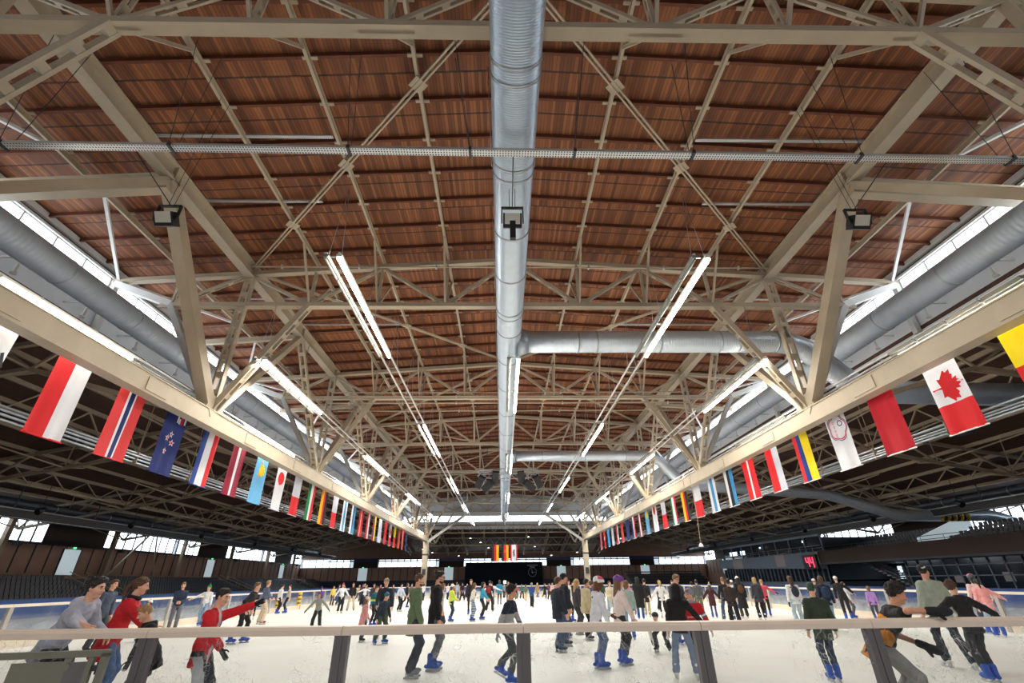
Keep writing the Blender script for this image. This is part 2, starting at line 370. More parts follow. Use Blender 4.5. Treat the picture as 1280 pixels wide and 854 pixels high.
# longitudinal girders on both sides
for s in (-1, 1):
    root = thing('longitudinal_girder', 'deep beige lattice girder carrying the flags on the ' + SIDE[s], 'girder', (0,0,0), 0, 'longitudinal girders')
    S = M['steel']; X = s*17.5
    m = MB(); m.box((X, (109.6-26)/2, 10.05), (.56, 109.6+26, .9)); m.box((X, (109.6-26)/2, 9.62), (.66, 109.6+26, .05)); m.box((X, (109.6-26)/2, 10.5), (.66, 109.6+26, .05))
    for k in range(7):
        for dy in (4.6, -4.6):
            m.box((X - s*.3, YK[k]+dy, 10.05), (.05, 1.5, .62))
    obj('lower_beam', m, M['steel_beam'] if 'steel_beam' in M else S, root)
    m = MB(); m.box((X, (YEND-26)/2, 20.25), (.09, YEND+26, .86)); m.box((X, (YEND-26)/2, 19.8), (.62, YEND+26, .07)); m.box((X, (YEND-26)/2, 20.7), (.62, YEND+26, .07))
    for k in range(7):
        m.box((X, YK[k]+8.42, 20.25), (.5, .06, .86)); m.box((X, YK[k], 20.25), (.5, .06, .86))
    obj('upper_beam', m, S, root)
    for k in range(7):
        y = YK[k]
        m = MB(); m.bar((X, y, 10.3), (X, y-8.42, 19.8), .62, .62, (1,0,0)) if k < 2 else m.laced((X, y, 10.3), (X, y-8.42, 19.8), .52, .12, .34, (1,0,0), 1.15); obj('diagonal', m, S, root)
        if k < 6:
            m = MB(); m.bar((X, y+.1, 10.3), (X, y+8.42, 19.8), .4, .46, (1,0,0)); obj('diagonal', m, S, root)
        m = MB(); m.laced((X, y, 10.3), (X, y, 19.8), .56, .12, .34, (1,0,0), 1.15); obj('post', m, S, root)
        m = MB(); m.add([(X-.3, y-.9, 10.5),(X-.3,y+.9,10.5),(X-.3,y+.5,11.3),(X-.3,y-.5,11.3),(X+.3,y-.9,10.5),(X+.3,y+.9,10.5),(X+.3,y+.5,11.3),(X+.3,y-.5,11.3)],
                        [(3,2,1,0),(4,5,6,7),(0,1,5,4),(1,2,6,5),(2,3,7,6),(3,0,4,7)]); obj('node_plate', m, S, root)
    # end column standing on the floor
    c = thing('column', 'beige column under the far end of the girder on the ' + SIDE[s], 'column', (X, 109.6, 0), 0, 'end columns')
    m = MB(); m.box((0,0,4.8), (1.15,.9,9.6)); obj('shaft', m, S, c)
    m = MB(); m.box((0,0,7.0), (1.25,1.0,.3)); m.box((0,-.5,3.6), (.7,.3,1.2)); obj('collar', m, M['dark'], c)
    m = MB(); m.bar((0,0,9.4), (-s*8.2,6,16), .5, .5); m.bar((0,0,9.4), (s*.2,9,17), .5, .5); obj('raking_strut', m, M['steel_grey'], c)
# outriggers from the girders to the window wall
og = None
for s in (-1, 1):
    for k in range(7):
        y = 16.87 + 16.85*k
        m = MB(); hb = .96 if k == 0 else .34; m.bar((s*17.3, 0, 20.03-hb/2), (s*26.3, 0, 19.43-hb/2), .5 if k == 0 else .3, hb); m.bar((s*17.3,0,20.05), (s*26.3,0,19.45), .62 if k == 0 else .36, .05)
        o = obj('outrigger_beam', m, M['steel'], loc=(0, y, 0))
        tag(o, 'stout beige outrigger beam reaching the window wall on the %s, %s from the near end' % (SIDE[s], ordw(k+1)), 'beam', 'outrigger beams')

# steel purlins along the nave, bay by bay, with a clip under every timber purlin
PX = [0, 4.4, 8.8, 13.2, 17.6, 22.0]
XS = sorted(set([-x for x in PX] + PX))
TY = [9.49 + 2.106*i for i in range(-8, 55)]
def purlin(k, x):
    ya = 8.45+16.85*k; yb = min(ya+16.85, YEND); z = zroof(x) - .42
    m = MB(); m.box((0,(yb-ya)/2,0), (.05, yb-ya, .3)); m.box((0,(yb-ya)/2,-.15), (.135, yb-ya, .035)); m.box((0,(yb-ya)/2,.15), (.135, yb-ya, .035))
    return m, ya, yb, z
bracket = MB(); bracket.box((0,0,0), (.64,.14,.09)); bracket = bracket.mesh('bracket', M['steel'])
for xi, x in enumerate(XS):
    if x == 0: continue
    side = SIDE[-1 if x < 0 else 1]
    for k in range(-1, 7):
        m, ya, yb, z = purlin(k, x)
        root = obj('steel_purlin', m, M['steel'], loc=(x, ya, z))
        tag(root, 'slim beige roof purlin, %s from the ridge on the %s, %s bay' % (ordw(int(abs(x)/4.4+.5)), side, ordw(k+2)), 'purlin', 'steel roof purlins')
        if k <= 2:
            for ty in TY:
                if ya <= ty < yb: obj('bracket', bracket, None, root, (0, ty-ya, .17))
# timber purlins across the nave
m = MB()
for s in (-1, 1): m.bar((0,0,0), (s*26.9,0,-.065*26.9), .13, .24)
tp = m.mesh('timber_purlin', M['timber'])
for i, ty in enumerate(TY):
    if ty > YEND - .3: continue
    o = obj('timber_purlin', tp, None, None, (0, ty, 22.2-.125))
    tag(o, 'dark timber purlin across the plank roof, %s from the near end' % ordw(i+1), 'purlin', 'timber roof purlins')
# diamond bracing in the roof plane
n = 0
for k in range(0, 6):
    ya = YK[k]; yb = YK[k+1] if k < 6 else YEND
    for s in (-1, 1):
        p, q = ((0, ya), (s*17.6, yb)) if k % 2 == 0 else ((0, yb), (s*17.6, ya))
        root = thing('roof_brace', 'diagonal beige brace in the %s roof bay on the %s' % (ordw(k+1), SIDE[s]), 'brace', (0,0,0), 0, 'diagonal roof braces')
        m = MB()
        P0 = Vector((p[0], p[1], zroof(p[0])-.66)); Q0 = Vector((q[0], q[1], zroof(q[0])-.66)); d = (Q0-P0).normalized(); side = d.cross(Vector((0,0,1)))
        for a in (-1, 1): m.bar(P0 + side*.09*a, Q0 + side*.09*a, .08, .12)
        obj('rod', m, M['steel'], root)
        for t in (.25, .5, .75):
            c = P0 + (Q0-P0)*t; g = MB(); g.box(c, (.62,.62,.04), 0, Matrix.Rotation(math.atan2(d.y, d.x), 3, 'Z')); obj('gusset_plate', g, M['steel'], root)
# white struts from the wall plates up into the roof
for s in (-1, 1):
    for k in range(6):
        m = MB(); m.bar((s*26.1, YK[k], 19.6), (s*22, YK[k]-7.0, zroof(22)-.5), .16, .16); m.bar((s*26.1, YK[k], 19.6), (s*22, YK[k]+7.0, zroof(22)-.5), .16, .16)
        tag(obj('wind_brace', m, M['steel_white']), 'pale forked brace at the window wall on the %s, %s from the near end' % (SIDE[s], ordw(k+1)), 'brace', 'wall wind braces')

# ------------------------------------------------------------------ aisle framing
def aisle_truss(s):
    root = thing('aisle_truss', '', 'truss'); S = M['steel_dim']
    ux = [26.4, 31.2, 36.8, 43.2, 50, 56, 59.8]; U = [(s*x, 0, zaisle(x)-.35) for x in ux]
    lx = [20, 28.8, 34, 40, 46.6, 53, 58]; Lw = [(s*x, 0, min(zaisle(x)-2.2, 13.2 - (x-28.8)*.145) if x > 26 else 10.2) for x in lx]
    Lw[0] = (s*17.9, 0, 10.2)
    m = MB()
    for a, c in zip(U, U[1:]): m.bar(a, c, .28, .28)
    obj('upper_chord', m, S, root)
    m = MB()
    for a, c in zip(Lw, Lw[1:]): m.bar(a, c, .26, .26)
    obj('lower_chord', m, S, root)
    for i in range(1, 7):
        m = MB(); m.bar(Lw[i], U[i-1], .15, .15); obj('diagonal', m, S, root)
        m = MB(); m.bar(Lw[i], U[i], .15, .15); obj('diagonal', m, S, root)
        for dy in (-5.6, 5.6):
            m = MB(); e = (U[i][0], dy, U[i][2]-.05); m.bar(Lw[i], e, .11, .11); obj('fan_strut', m, S, root)
            if i > 1:
                m = MB(); e = (U[i-1][0], dy*.6, U[i-1][2]-.05); m.bar(Lw[i], e, .09, .09); obj('fan_strut', m, S, root)
    return root
for s in (-1, 1):
    a0 = aisle_truss(s)
    for k in range(9):
        y = 8.45 + 16.85*k - (0 if k < 8 else 2)
        lb = 'dim lattice truss under the low roof on the %s, %s from the near end' % (SIDE[s], ordw(k+1))
        if k == 0: a0.location = (0, y, 0); a0['label'] = lb; a0['group'] = 'aisle trusses'
        else: dup(a0, (0, y, 0), 0, lb, 'aisle trusses')
    for j, x in enumerate((28.6, 31.2, 34, 36.8, 40, 43.2, 46.6, 50, 53, 56)):
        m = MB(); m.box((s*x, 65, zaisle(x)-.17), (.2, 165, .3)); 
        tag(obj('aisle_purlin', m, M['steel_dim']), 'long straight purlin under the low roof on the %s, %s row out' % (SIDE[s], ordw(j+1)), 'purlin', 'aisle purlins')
    for j, (x, z, a) in enumerate(((34, 12.2, 34), (46.6, 10.4, 46.6))):
        root = thing('aisle_girder', 'zigzag lattice running lengthwise under the low roof on the %s, %s' % (SIDE[s], ('inner one', 'outer one')[j]), 'girder', (0,0,0), 0, 'aisle girders')
        m = MB(); m.bar((s*x, 0, z), (s*x, 148, z), .2, .2); obj('lower_chord', m, M['steel_dim'], root)
        for k in range(-1, 9):
            for q in range(4):
                y = 8.45+16.85*k + 16.85*q/4
                if y > 144 or y < 0: continue
                m = MB(); m.bar((s*x, y, z), (s*x, y+2.1, zaisle(x)-.3), .1, .1); m.bar((s*x, y+4.2, z), (s*x, y+2.1, zaisle(x)-.3), .1, .1); obj('web_brace', m, M['steel_dim'], root)
# lattice under the far low roof
for j in range(11):
    x = -27.5 + 5.5*j
    root = thing('end_truss', 'grey lattice rafter under the far low roof, %s from the seating side' % ordw(j+1), 'truss', (x, 0, 0), 0, 'far end rafters')
    m = MB(); m.bar((0,125,13.9), (0,149.8,9.2), .2, .22); obj('upper_chord', m, M['steel_dim'], root)
    m = MB(); m.bar((0,125,11.9), (0,147,8.7), .2, .2); obj('lower_chord', m, M['steel_dim'], root)
    for q in range(6):
        y = 125+3.7*q; m = MB(); m.bar((0,y,11.9-.145*(y-125)), (0,y+1.8,13.6-.19*(y-123.2)), .1, .1); m.bar((0,y+3.6,11.4-.145*(y-125)), (0,y+1.8,13.6-.19*(y-123.2)), .1, .1); obj('web_brace', m, M['steel_dim'], root)
for j, (y, z) in enumerate(((122, 12.4), (131, 10.2), (140, 8.9))):
    root = thing('end_girder', 'cross lattice girder at the far end, %s row' % ordw(j+1), 'girder', (0, y, 0), 0, 'far end girders')
    m = MB(); m.box((0,0,z), (58,.22,.22)); m.box((0,0,z+1.7), (58,.22,.22)); obj('chord', m, M['steel_dim'], root)
    for q in range(20):
        x = -28+2.8*q; m = MB(); m.bar((x,0,z), (x+1.4,0,z+1.7), .1, .1); m.bar((x+2.8,0,z), (x+1.4,0,z+1.7), .1, .1); obj('web_brace', m, M['steel_dim'], root)
# cable catwalk along the stands
for s in (-1, 1):
    root = thing('cable_catwalk', 'dark cable catwalk hung under the low roof on the ' + SIDE[s], 'catwalk', (0,0,0), 0, 'cable catwalks')
    m = MB(); m.box((s*49, 70, 7.75), (1.1, 150, .08)); m.box((s*48.45, 70, 8.1), (.06, 150, .7)); m.box((s*49.55, 70, 8.1), (.06, 150, .7)); obj('tray', m, M['black'], root)
    m = MB()
    for zz in (7.68, 8.48): m.tube([(s*48.4, -4, zz), (s*48.4, 145, zz)], .05, 6)
    obj('handrail', m, M['galv'], root)
    for q in range(14):
        m = MB(); m.bar((s*49, 8.45+10*q, 8.4), (s*49, 8.45+10*q, 11.5), .07, .07); obj('hanger', m, M['dark'], root)
for j, z in enumerate((7.6, 7.0)):
    root = thing('cable_rail', 'dark rail crossing under the far low roof, %s' % ('upper one', 'lower one')[j], 'rail', (0, 143-3*j, z), 0, 'far cable rails')
    m = MB(); m.box((0,0,0), (98,.25,.3)); obj('tray', m, M['navy'], root)
# ------------------------------------------------------------------ ducts
def duct_run(name, label, pts, r, m, collars, cat='duct', group=None, axis='Y'):
    root = thing(name, label, cat, (0,0,0), 0, group)
    b = MB(); b.tube(pts, r, 28); obj('duct_body', b, m, root)
    pts = [Vector(p) for p in pts]
    for c, d in collars:
        b = MB(); c = Vector(c); d = Vector(d); b.tube([c-d*.05, c+d*.05], r+.025, 28); obj('collar', b, M['galv'], root)
    return root
zc = 15.4
rt = duct_run('ceiling_duct', 'big ribbed silver duct running down the middle of the roof', [(-.25, -30, zc), (-.25, 119, zc)], .76, M['ductY'],
         [((-.25, y, zc), (0,1,0)) for y in [4.6,7.9,8.4,11.6,12.1,15.3,18.5,21.7,22.2,24.2,28.1]+list(range(33,118,6))])
b = MB(); b.tube([(.3,26.1,zc),(1.0,26.1,zc)], [.98,.74], 28); obj('branch_collar', b, M['duct_plain'], rt)
b = MB(); b.tube([(.3,56.6,zc),(1.0,56.6,zc)], [.98,.74], 28); obj('branch_collar', b, M['duct_plain'], rt)
for y in range(4, 116, 8):
    for dx in (-.8, .8):
        b = MB(); b.tube([(-.25+dx, y, zc), (-.25+dx*1.3, y, 21.6)], .018, 5); obj('hanger_rod', b, M['galv'], rt)
def bend(p, q, r, n=7):
    """round the corners of a polyline"""
    return p
def smooth_path(pts, rad, n=6):
    out = [Vector(pts[0])]
    for a, b_, c in zip(pts, pts[1:], pts[2:]):
        a, b_, c = Vector(a), Vector(b_), Vector(c); u = (a-b_).normalized(); v = (c-b_).normalized()
        p, q = b_+u*rad, b_+v*rad
        for i in range(n+1):
            t = i/n; out.append(p*(1-t)**2 + b_*2*t*(1-t) + q*t*t)
    out.append(Vector(pts[-1])); return out
duct_run('branch_duct', 'silver cross duct leaving the middle duct over the second truss', smooth_path([(.4,26.1,zc),(18.6,26.1,zc),(21.6,26.1,11.9),(38,26.1,11.5)], 1.5), .71, M['ductX'],
         [((x,26.1,zc),(1,0,0)) for x in (4.2,5.4,9.5,13.4,14.6,17.1)], group='cross ducts')
rt2 = duct_run('branch_duct', 'silver cross duct further down the hall, ending in a striped band over the upper stand', smooth_path([(.4,56.6,zc),(18.2,56.6,zc),(21.4,56.6,11.8),(32,56.6,11.1),(38.5,56.6,10.6),(45.5,55.6,7.95),(54.5,53.4,7.75),(56.8,53,6.5),(59.3,53,6.1)], 1.2), .62, M['ductX'],
         [((x,56.6,zc),(1,0,0)) for x in (4.2,9.5,14.6)], group='cross ducts')
b = MB()
for q in range(9):
    xa, xb = 49.3+.3*q, 49.6+.3*q
    c0, c1 = [Vector((x_, 55.6-(x_-45.5)*.2444, 7.95-(x_-45.5)*.0222)) for x_ in (xa, xb)]
    b.tube([c0, c1], .645, 20, q % 2)
obj('warning_band', b, [mat('yellow paint', srgb(200,160,20), .5, 0, .05), M['black']], rt2)
for s in (-1, 1):
    rt = duct_run('window_duct', 'long grey ribbed duct under the high windows on the ' + SIDE[s], [(s*24, -25, 16.45), (s*24, 121, 16.45)], .78, M['duct_grey'],
             [((s*24, y, 16.45), (0,1,0)) for y in range(-20, 120, 5)], group='window ducts')
    for k in range(-6, 29):
        b = MB(); b.box((s*25.2, 4.2*k+2, 16.45), (2.4,.1,.1)); b.box((s*24.9, 4.2*k+2, 15.75), (.08,.1,.5)); b.tube([(s*24.9, 4.2*k+2, 15.4),(s*24.9, 4.2*k+2, 15.52)], .14, 8); obj('duct_bracket', b, M['steel_grey'], rt)
    rt = duct_run('aisle_duct', 'dark round duct high above the stands on the ' + SIDE[s], [(s*52, -5, 9.5), (s*52, 140, 9.5)], .42, M['duct_dark'], [((s*52, y, 9.5), (0,1,0)) for y in range(0, 140, 8)], group='aisle ducts')
# pipes slung across the nave by the third truss
for j, (y, z, r) in enumerate(((40.3, 17.1, .075), (40.6, 16.55, .075), (41.6, 18.0, .06), (43.4, 16.75, .06), (24.2, 19.95, .05))):
    root = thing('cross_pipe', 'thin pale pipe slung across the hall, %s of five' % ordw(j+1), 'pipe', (0, y, z), 0, 'pipes across the nave')
    b = MB(); b.tube([(-17,0,0),(17,0,0)], r, 8); obj('pipe_run', b, M['steel'], root)
    for x in range(-15, 16, 5):
        b = MB(); b.box((x,0,0), (.1,.22,.22)); obj('clamp', b, M['steel_grey'], root)

# ------------------------------------------------------------------ lamps
strip_h = MB(); strip_h.box((0,0,.05), (.26,1.52,.06)); strip_h.add([(-.13,-.76,.02),(.13,-.76,.02),(.08,-.76,-.05),(-.08,-.76,-.05),(-.13,.76,.02),(.13,.76,.02),(.08,.76,-.05),(-.08,.76,-.05)], [(0,1,2,3),(7,6,5,4),(0,4,5,1),(2,6,7,3),(1,5,6,2),(3,7,4,0)])
strip_off = strip_h.mesh('lamp_housing', mat('unlit lamp housing', srgb(132,134,128), .5, 0, .04)); strip_h = strip_h.mesh('lamp_housing', M['lamp_white'])
tb = MB(); tb.tube([(0,-.74,0),(0,.74,0)], .085, 8, 0, True, True); tube_on = tb.mesh('tube', M['tube'])
tb = MB(); tb.tube([(0,-.74,0),(0,.74,0)], .05, 8, 0, True, True); tube_off = tb.mesh('tube', mat('unlit tube', srgb(150,152,146), .4, 0, 0))
def lamp_section(x, ya, yb, z, label, gap, group):
    root = thing('strip_light', label, 'light', (x, ya, z), 0, group)
    n = max(2, int(round((yb-ya)/1.56)))
    for i in range(n):
        y = (i+.5)*(yb-ya)/n
        for sx, on in ((-gap/2, 0), (gap/2, 1)):
            obj('lamp_housing', strip_h if on else strip_off, None, root, (sx, y, 0))
            obj('lit_tube' if on else 'unlit_tube', tube_on if on else tube_off, None, root, (sx, y, -.11))
    la = bpy.data.lights.new('lamp_light', 'AREA'); la.shape = 'RECTANGLE'; la.size = gap+.2; la.size_y = yb-ya; la.energy = LAMP_W*(yb-ya); la.color = (1,.955,.87)
    lo = bpy.data.objects.new('lamp_light', la); COL.objects.link(lo); lo.parent = root; lo.location = (0, (yb-ya)/2, -.24)
    return root
LAMP_W = 60
def lamp_rails(x, ya, yb, z, label, gap, wires):
    root = thing('lamp_rail', label, 'rail', (x, 0, z+.12), 0, 'lamp rails')
    for sx in (-gap/2, gap/2):
        b = MB(); b.box((sx, (ya+yb)/2, 0), (.09, yb-ya, .08)); obj('rail_bar', b, M['steel_white'], root)
    y = ya + .3
    while y < yb:
        b = MB(); b.box((0, y, .04), (gap+.2, .06, .05)); b.tube([(-gap/2,y,.03),(0,y,wires)], .012, 4); b.tube([(gap/2,y,.03),(0,y,wires)], .012, 4); obj('hanger', b, M['galv'], root)
        y += 5.6
ROWS = [('inner row on the seating side', -7.65, [(15,24.4),(37.7,48.6),(60.3,71.2),(83,92.5),(105.5,115)]),
        ('inner row on the scoreboard side', 7.65, [(15,24.4),(37.7,48.6),(60.3,71.2),(83,92.5),(105.5,115)]),
        ('outer row on the seating side', -15.2, [(24.8,34.6),(48.2,58.2),(71.8,82.5),(95,104.5)]),
        ('outer row on the scoreboard side', 15.2, [(24.8,34.6),(48.2,58.2),(71.8,82.5),(95,104.5)]),
        ('middle row under the duct', .02, [(24.7,34.5),(48.2,57.4),(71.8,81.4),(95.4,105)])]
for nm, x, secs in ROWS:
    lamp_rails(x, secs[0][0], secs[-1][1], 13.6, 'pair of thin rails carrying the ' + nm + ' of strip lights', .56, 3.9 if x else 1.1)
    for j, (ya, yb) in enumerate(secs):
        lamp_section(x, ya, yb, 13.6, 'lit strip light, %s in the %s' % (ordw(j+1), nm), .56, 'hanging strip lights')
for s, secs in ((-1, [(-5.5,1.5),(13.1,19.6),(30.1,38.3),(48.7,57.5),(66.5,75),(85,93.5),(101.5,107.5)]), (1, [(-5.5,1.5),(13,19.4),(28.6,35.8),(48.4,56.4),(66.2,74.5),(84.6,93),(101.5,107.5)])):
    lamp_rails(s*18.25, -8, 108, 11.15, 'pair of rails above the flag beam on the ' + SIDE[s], .45, -.65)
    for j, (ya, yb) in enumerate(secs):
        lamp_section(s*18.25, ya, yb, 11.15, 'lit strip light on the flag beam, %s on the %s' % (ordw(j+1), SIDE[s]), .45, 'flag beam strip lights')
for nm, x, ya, yb in (('inner row on the seating side', -7.65, -22, -9), ('inner row on the scoreboard side', 7.65, -22, -9), ('outer row on the seating side', -15.2, -20, -9), ('outer row on the scoreboard side', 15.2, -20, -9), ('middle row under the duct', .02, -20, -9)):  # unseen extra lamp rows, added to light the near rail and figures
    lamp_section(x, ya, yb, 13.6, 'added strip light behind the photographer, continuing the %s' % nm, .56, 'hanging strip lights')
# bundles of silver rails beyond the flags
for s in (-1, 1):
    root = thing('rail_bundle', 'bundle of silver rails hanging behind the flags on the ' + SIDE[s], 'rail', (s*26, 0, 9.5), 0, 'silver rail bundles')
    for i, (dx, dz) in enumerate(((0,.3),(.12,.1),(.0,-.08),(-.14,-.28))):
        b = MB(); b.tube([(dx, 4, dz), (dx, 118, dz)], .07, 8); obj('rail_bar', b, M['galv'], root)
    for y in range(8, 118, 6):
        b = MB(); b.box((0,y,0), (.34,.08,.8)); b.tube([(0,y,.4),(0,y,5.2)], .02, 5); obj('hanger', b, M['steel_dim'], root)
# small round downlights under the far roof
n = 0; emis_dl = emis('small downlight', (1,.95,.86,1), 7)
for (x, y, z) in ((-9,128,11.6),(-6.5,131,10.8),(-4.5,135,9.7),(8,135,9.9),(6,128,11.8),(-22,134,9.4),(-20,138,8.8),(22,134,9.2),(20,139,8.6),(13,141,8.0),(-13,141,8.1),(30,128,11.2),(-31,128,11.2)):
    n += 1
    root = thing('downlight', 'tiny white downlight under the far roof, %s of thirteen' % ordw(n), 'light', (x, y, z), 0, 'far downlights')
    b = MB(); b.tube([(0,0,.22),(0,0,.05)], [.1,.26], 12); obj('lamp_shade', b, M['lamp_white'], root)
    b = MB(); b.tube([(0,0,.05),(0,0,.0)], .22, 12); obj('lens', b, emis_dl, root)
    b = MB(); b.tube([(0,0,.2),(0,0,1.6)], .02, 4); obj('cord', b, M['dark'], root)

# perforated cable tray with its wires
m_perf = mat('perforated tray metal', srgb(205,208,210), .4, .6, .03); N, L = nt(m_perf)
tc = N.new('ShaderNodeTexCoord'); vo = N.new('ShaderNodeTexVoronoi'); vo.inputs['Scale'].default_value = 11; vo.inputs['Randomness'].default_value = 0
cr = N.new('ShaderNodeValToRGB'); cr.color_ramp.elements[0].position = .25; cr.color_ramp.elements[0].color = (.03,.03,.03,1); cr.color_ramp.elements[1].position = .34; cr.color_ramp.elements[1].color = srgb(205,208,210)
L.new(tc.outputs['Object'], vo.inputs['Vector']); L.new(vo.outputs['Distance'], cr.inputs[0]); L.new(cr.outputs[0], N['Principled BSDF'].inputs['Base Color'])
root = thing('cable_tray', 'long perforated cable tray spanning the hall in front of the duct', 'tray', (0, 10.25, 14.0), math.radians(.5))
b = MB(); b.box((0,0,0), (46,.25,.015)); b.box((0,-.125,.05), (46,.012,.1)); b.box((0,.125,.05), (46,.012,.1)); obj('tray_bed', b, m_perf, root)
b = MB(); b.tube([(-23,-.05,.03),(23,-.05,.03)], .03, 6); b.tube([(-23,.06,.03),(23,.06,.03)], .025, 6); obj('cables', b, M['dark'], root)
for x in (-16.4,-11.2,-5.6,-1.7,1.7,5.6,11.2,16.4):
    b = MB(); b.box((x,0,.02), (.09,.36,.16)); b.tube([(x,-.16,.05),(x+(.9 if x > 0 else -.9),-.3,7.0)], .014, 4); b.tube([(x,.16,.05),(x+(.9 if x > 0 else -.9),1.1,7.0)], .014, 4); obj('hanger', b, M['dark'], root)
for j, (y, z) in enumerate(((4.2,20.9),(5.2,20.9),(6.6,20.9),(15.2,21.1),(19.5,21.0),(29.5,21),(33.6,21))):
    for s in (-1, 1):
        b = MB(); b.box((s*(13.2 + (j%3)*2), y, z-.1*(j%2)), (8.5,.16,.03)); b.box((s*(13.2+(j%3)*2), y-.08, z+.03-.1*(j%2)), (8.5,.012,.07))
        tag(obj('roof_tray', b, m_perf), 'short perforated tray under the planks on the %s, %s from the near end' % (SIDE[s], ordw(j+1)), 'tray', 'short roof trays')

# spotlights
glass_lens = mat('floodlight glass', srgb(210,208,196), .15, 0, .02)
for x, lb in ((-12.5, 'black floodlight hanging on wires on the seating side of the roof'), (-.3, 'black floodlight hanging under the middle duct'), (12.3, 'black floodlight hanging on wires on the scoreboard side of the roof')):
    root = thing('floodlight', lb, 'light', (x, 12.3, 13.1), 0, 'hanging floodlights')
    Rt = Matrix.Rotation(math.radians(36), 3, 'X'); b = MB()
    for (c, d) in (((0,.1,0), (.66,.34,.5)),): b.box(c, d, 0, Rt)
    b.box(Rt @ Vector((0,.34,.02)), (.4,.2,.36), 0, Rt); obj('lamp_body', b, M['black'], root)
    b = MB(); b.box(Rt @ Vector((0,-.085,0)), (.54,.02,.38), 0, Rt); obj('lens', b, glass_lens, root)
    b = MB(); b.box((-.38,.05,.22), (.04,.1,.7)); b.box((.38,.05,.22), (.04,.1,.7)); b.box((0,.05,.56), (.8,.1,.05)); obj('yoke', b, M['black'], root)
    b = MB(); b.tube([(0,.05,.58),(0,-1.9,1.0)], .018, 5); b.tube([(.1,.05,.58),(.2,.4,7)], .012, 4); b.tube([(-.1,.05,.58),(-.2,.3,7)], .012, 4); obj('wire', b, M['black'], root)
    if abs(x) < 1:
        b = MB(); b.box((0,-.25,-.75), (.2,.16,.75)); obj('control_box', b, M['black'], root)
# loudspeaker ring
root = thing('speaker_ring', 'round lattice ring hung in mid-hall for loudspeakers', 'truss', (.1, 61, 14.2))
for zz, rx in ((.3,4.0),(-.3,4.0)):
    b = MB(); b.tube([(rx*math.cos(t*PI/16), 1.7*math.sin(t*PI/16), zz) for t in range(33)], .06, 6); obj('ring_tube', b, M['galv'], root)
b = MB()
for t in range(32):
    a = t*PI/16; c = (t+1)*PI/16; b.bar((4*math.cos(a),1.7*math.sin(a),.3 if t%2 else -.3), (4*math.cos(c),1.7*math.sin(c),-.3 if t%2 else .3), .05, .05)
obj('lacing', b, M['galv'], root)
b = MB()
for a in (.6,2.5,3.8,5.6): b.tube([(4*math.cos(a),1.7*math.sin(a),.3),(3*math.cos(a),1.2*math.sin(a),6)], .02, 4)
obj('hanger', b, M['dark'], root)
for j, (x, y, z, ry) in enumerate(((-3.5,59.6,12.9,.5),(-2.5,59.2,12.3,.9),(-1.6,59.4,13.4,.1),(1.7,59.4,13.4,-.1),(2.7,59.2,12.3,-.9),(3.8,59.6,12.9,-.5))):
    root = thing('loudspeaker', 'black loudspeaker under the lattice ring, %s from the seating side' % ordw(j+1), 'loudspeaker', (x, y, z), 0, 'loudspeakers')
    Rm = Matrix.Rotation(ry, 3, 'Y') @ Matrix.Rotation(.5, 3, 'X')
    b = MB(); b.box((0,0,0), (.85,.7,1.5), 0, Rm); obj('cabinet', b, M['black'], root)
    b = MB(); b.box(Rm @ Vector((0,-.36,0)), (.78,.03,1.42), 0, Rm); obj('grille', b, M['black'], root)
    b = MB(); b.tube([Rm @ Vector((0,0,.7)), (0,.8,14.0-z)], .03, 5); obj('bracket', b, M['galv'], root)

# ------------------------------------------------------------------ flags
FC = dict(red=srgb(222,30,38), white=srgb(232,232,238), blue=srgb(24,62,140), navy=srgb(22,38,104), lblue=srgb(110,180,226), green=srgb(20,130,70), gold=srgb(252,190,16),
          yellow=srgb(250,220,20), black=srgb(34,32,36), crim=srgb(148,28,58), orange=srgb(232,90,40), cred=srgb(196,22,40), sky=srgb(60,150,210), coral=srgb(226,64,66), grey=srgb(206,208,220), pink=srgb(220,110,120))
FM = {}
def fmat(c):
    if c not in FM:
        m = mat('flag cloth ' + c, FC[c], .75, 0, .03, 1.5); N, L = nt(m); b = N['Principled BSDF']
        # thin cloth lets a little light through
        t = N.new('ShaderNodeBsdfTranslucent'); t.inputs[0].default_value = FC[c]; mx = N.new('ShaderNodeMixShader'); mx.inputs[0].default_value = .3
        L.new(b.outputs[0], mx.inputs[1]); L.new(t.outputs[0], mx.inputs[2]); L.new(mx.outputs[0], N['Material Output'].inputs[0]); FM[c] = m
    return FM[c]
FW_, FL_ = 1.62, 4.05
def wave(u, v, ph): return .035*math.sin(u*9+ph+v*1.5)*(.25+v) + .02*math.sin(u*17-ph*2)*(v)
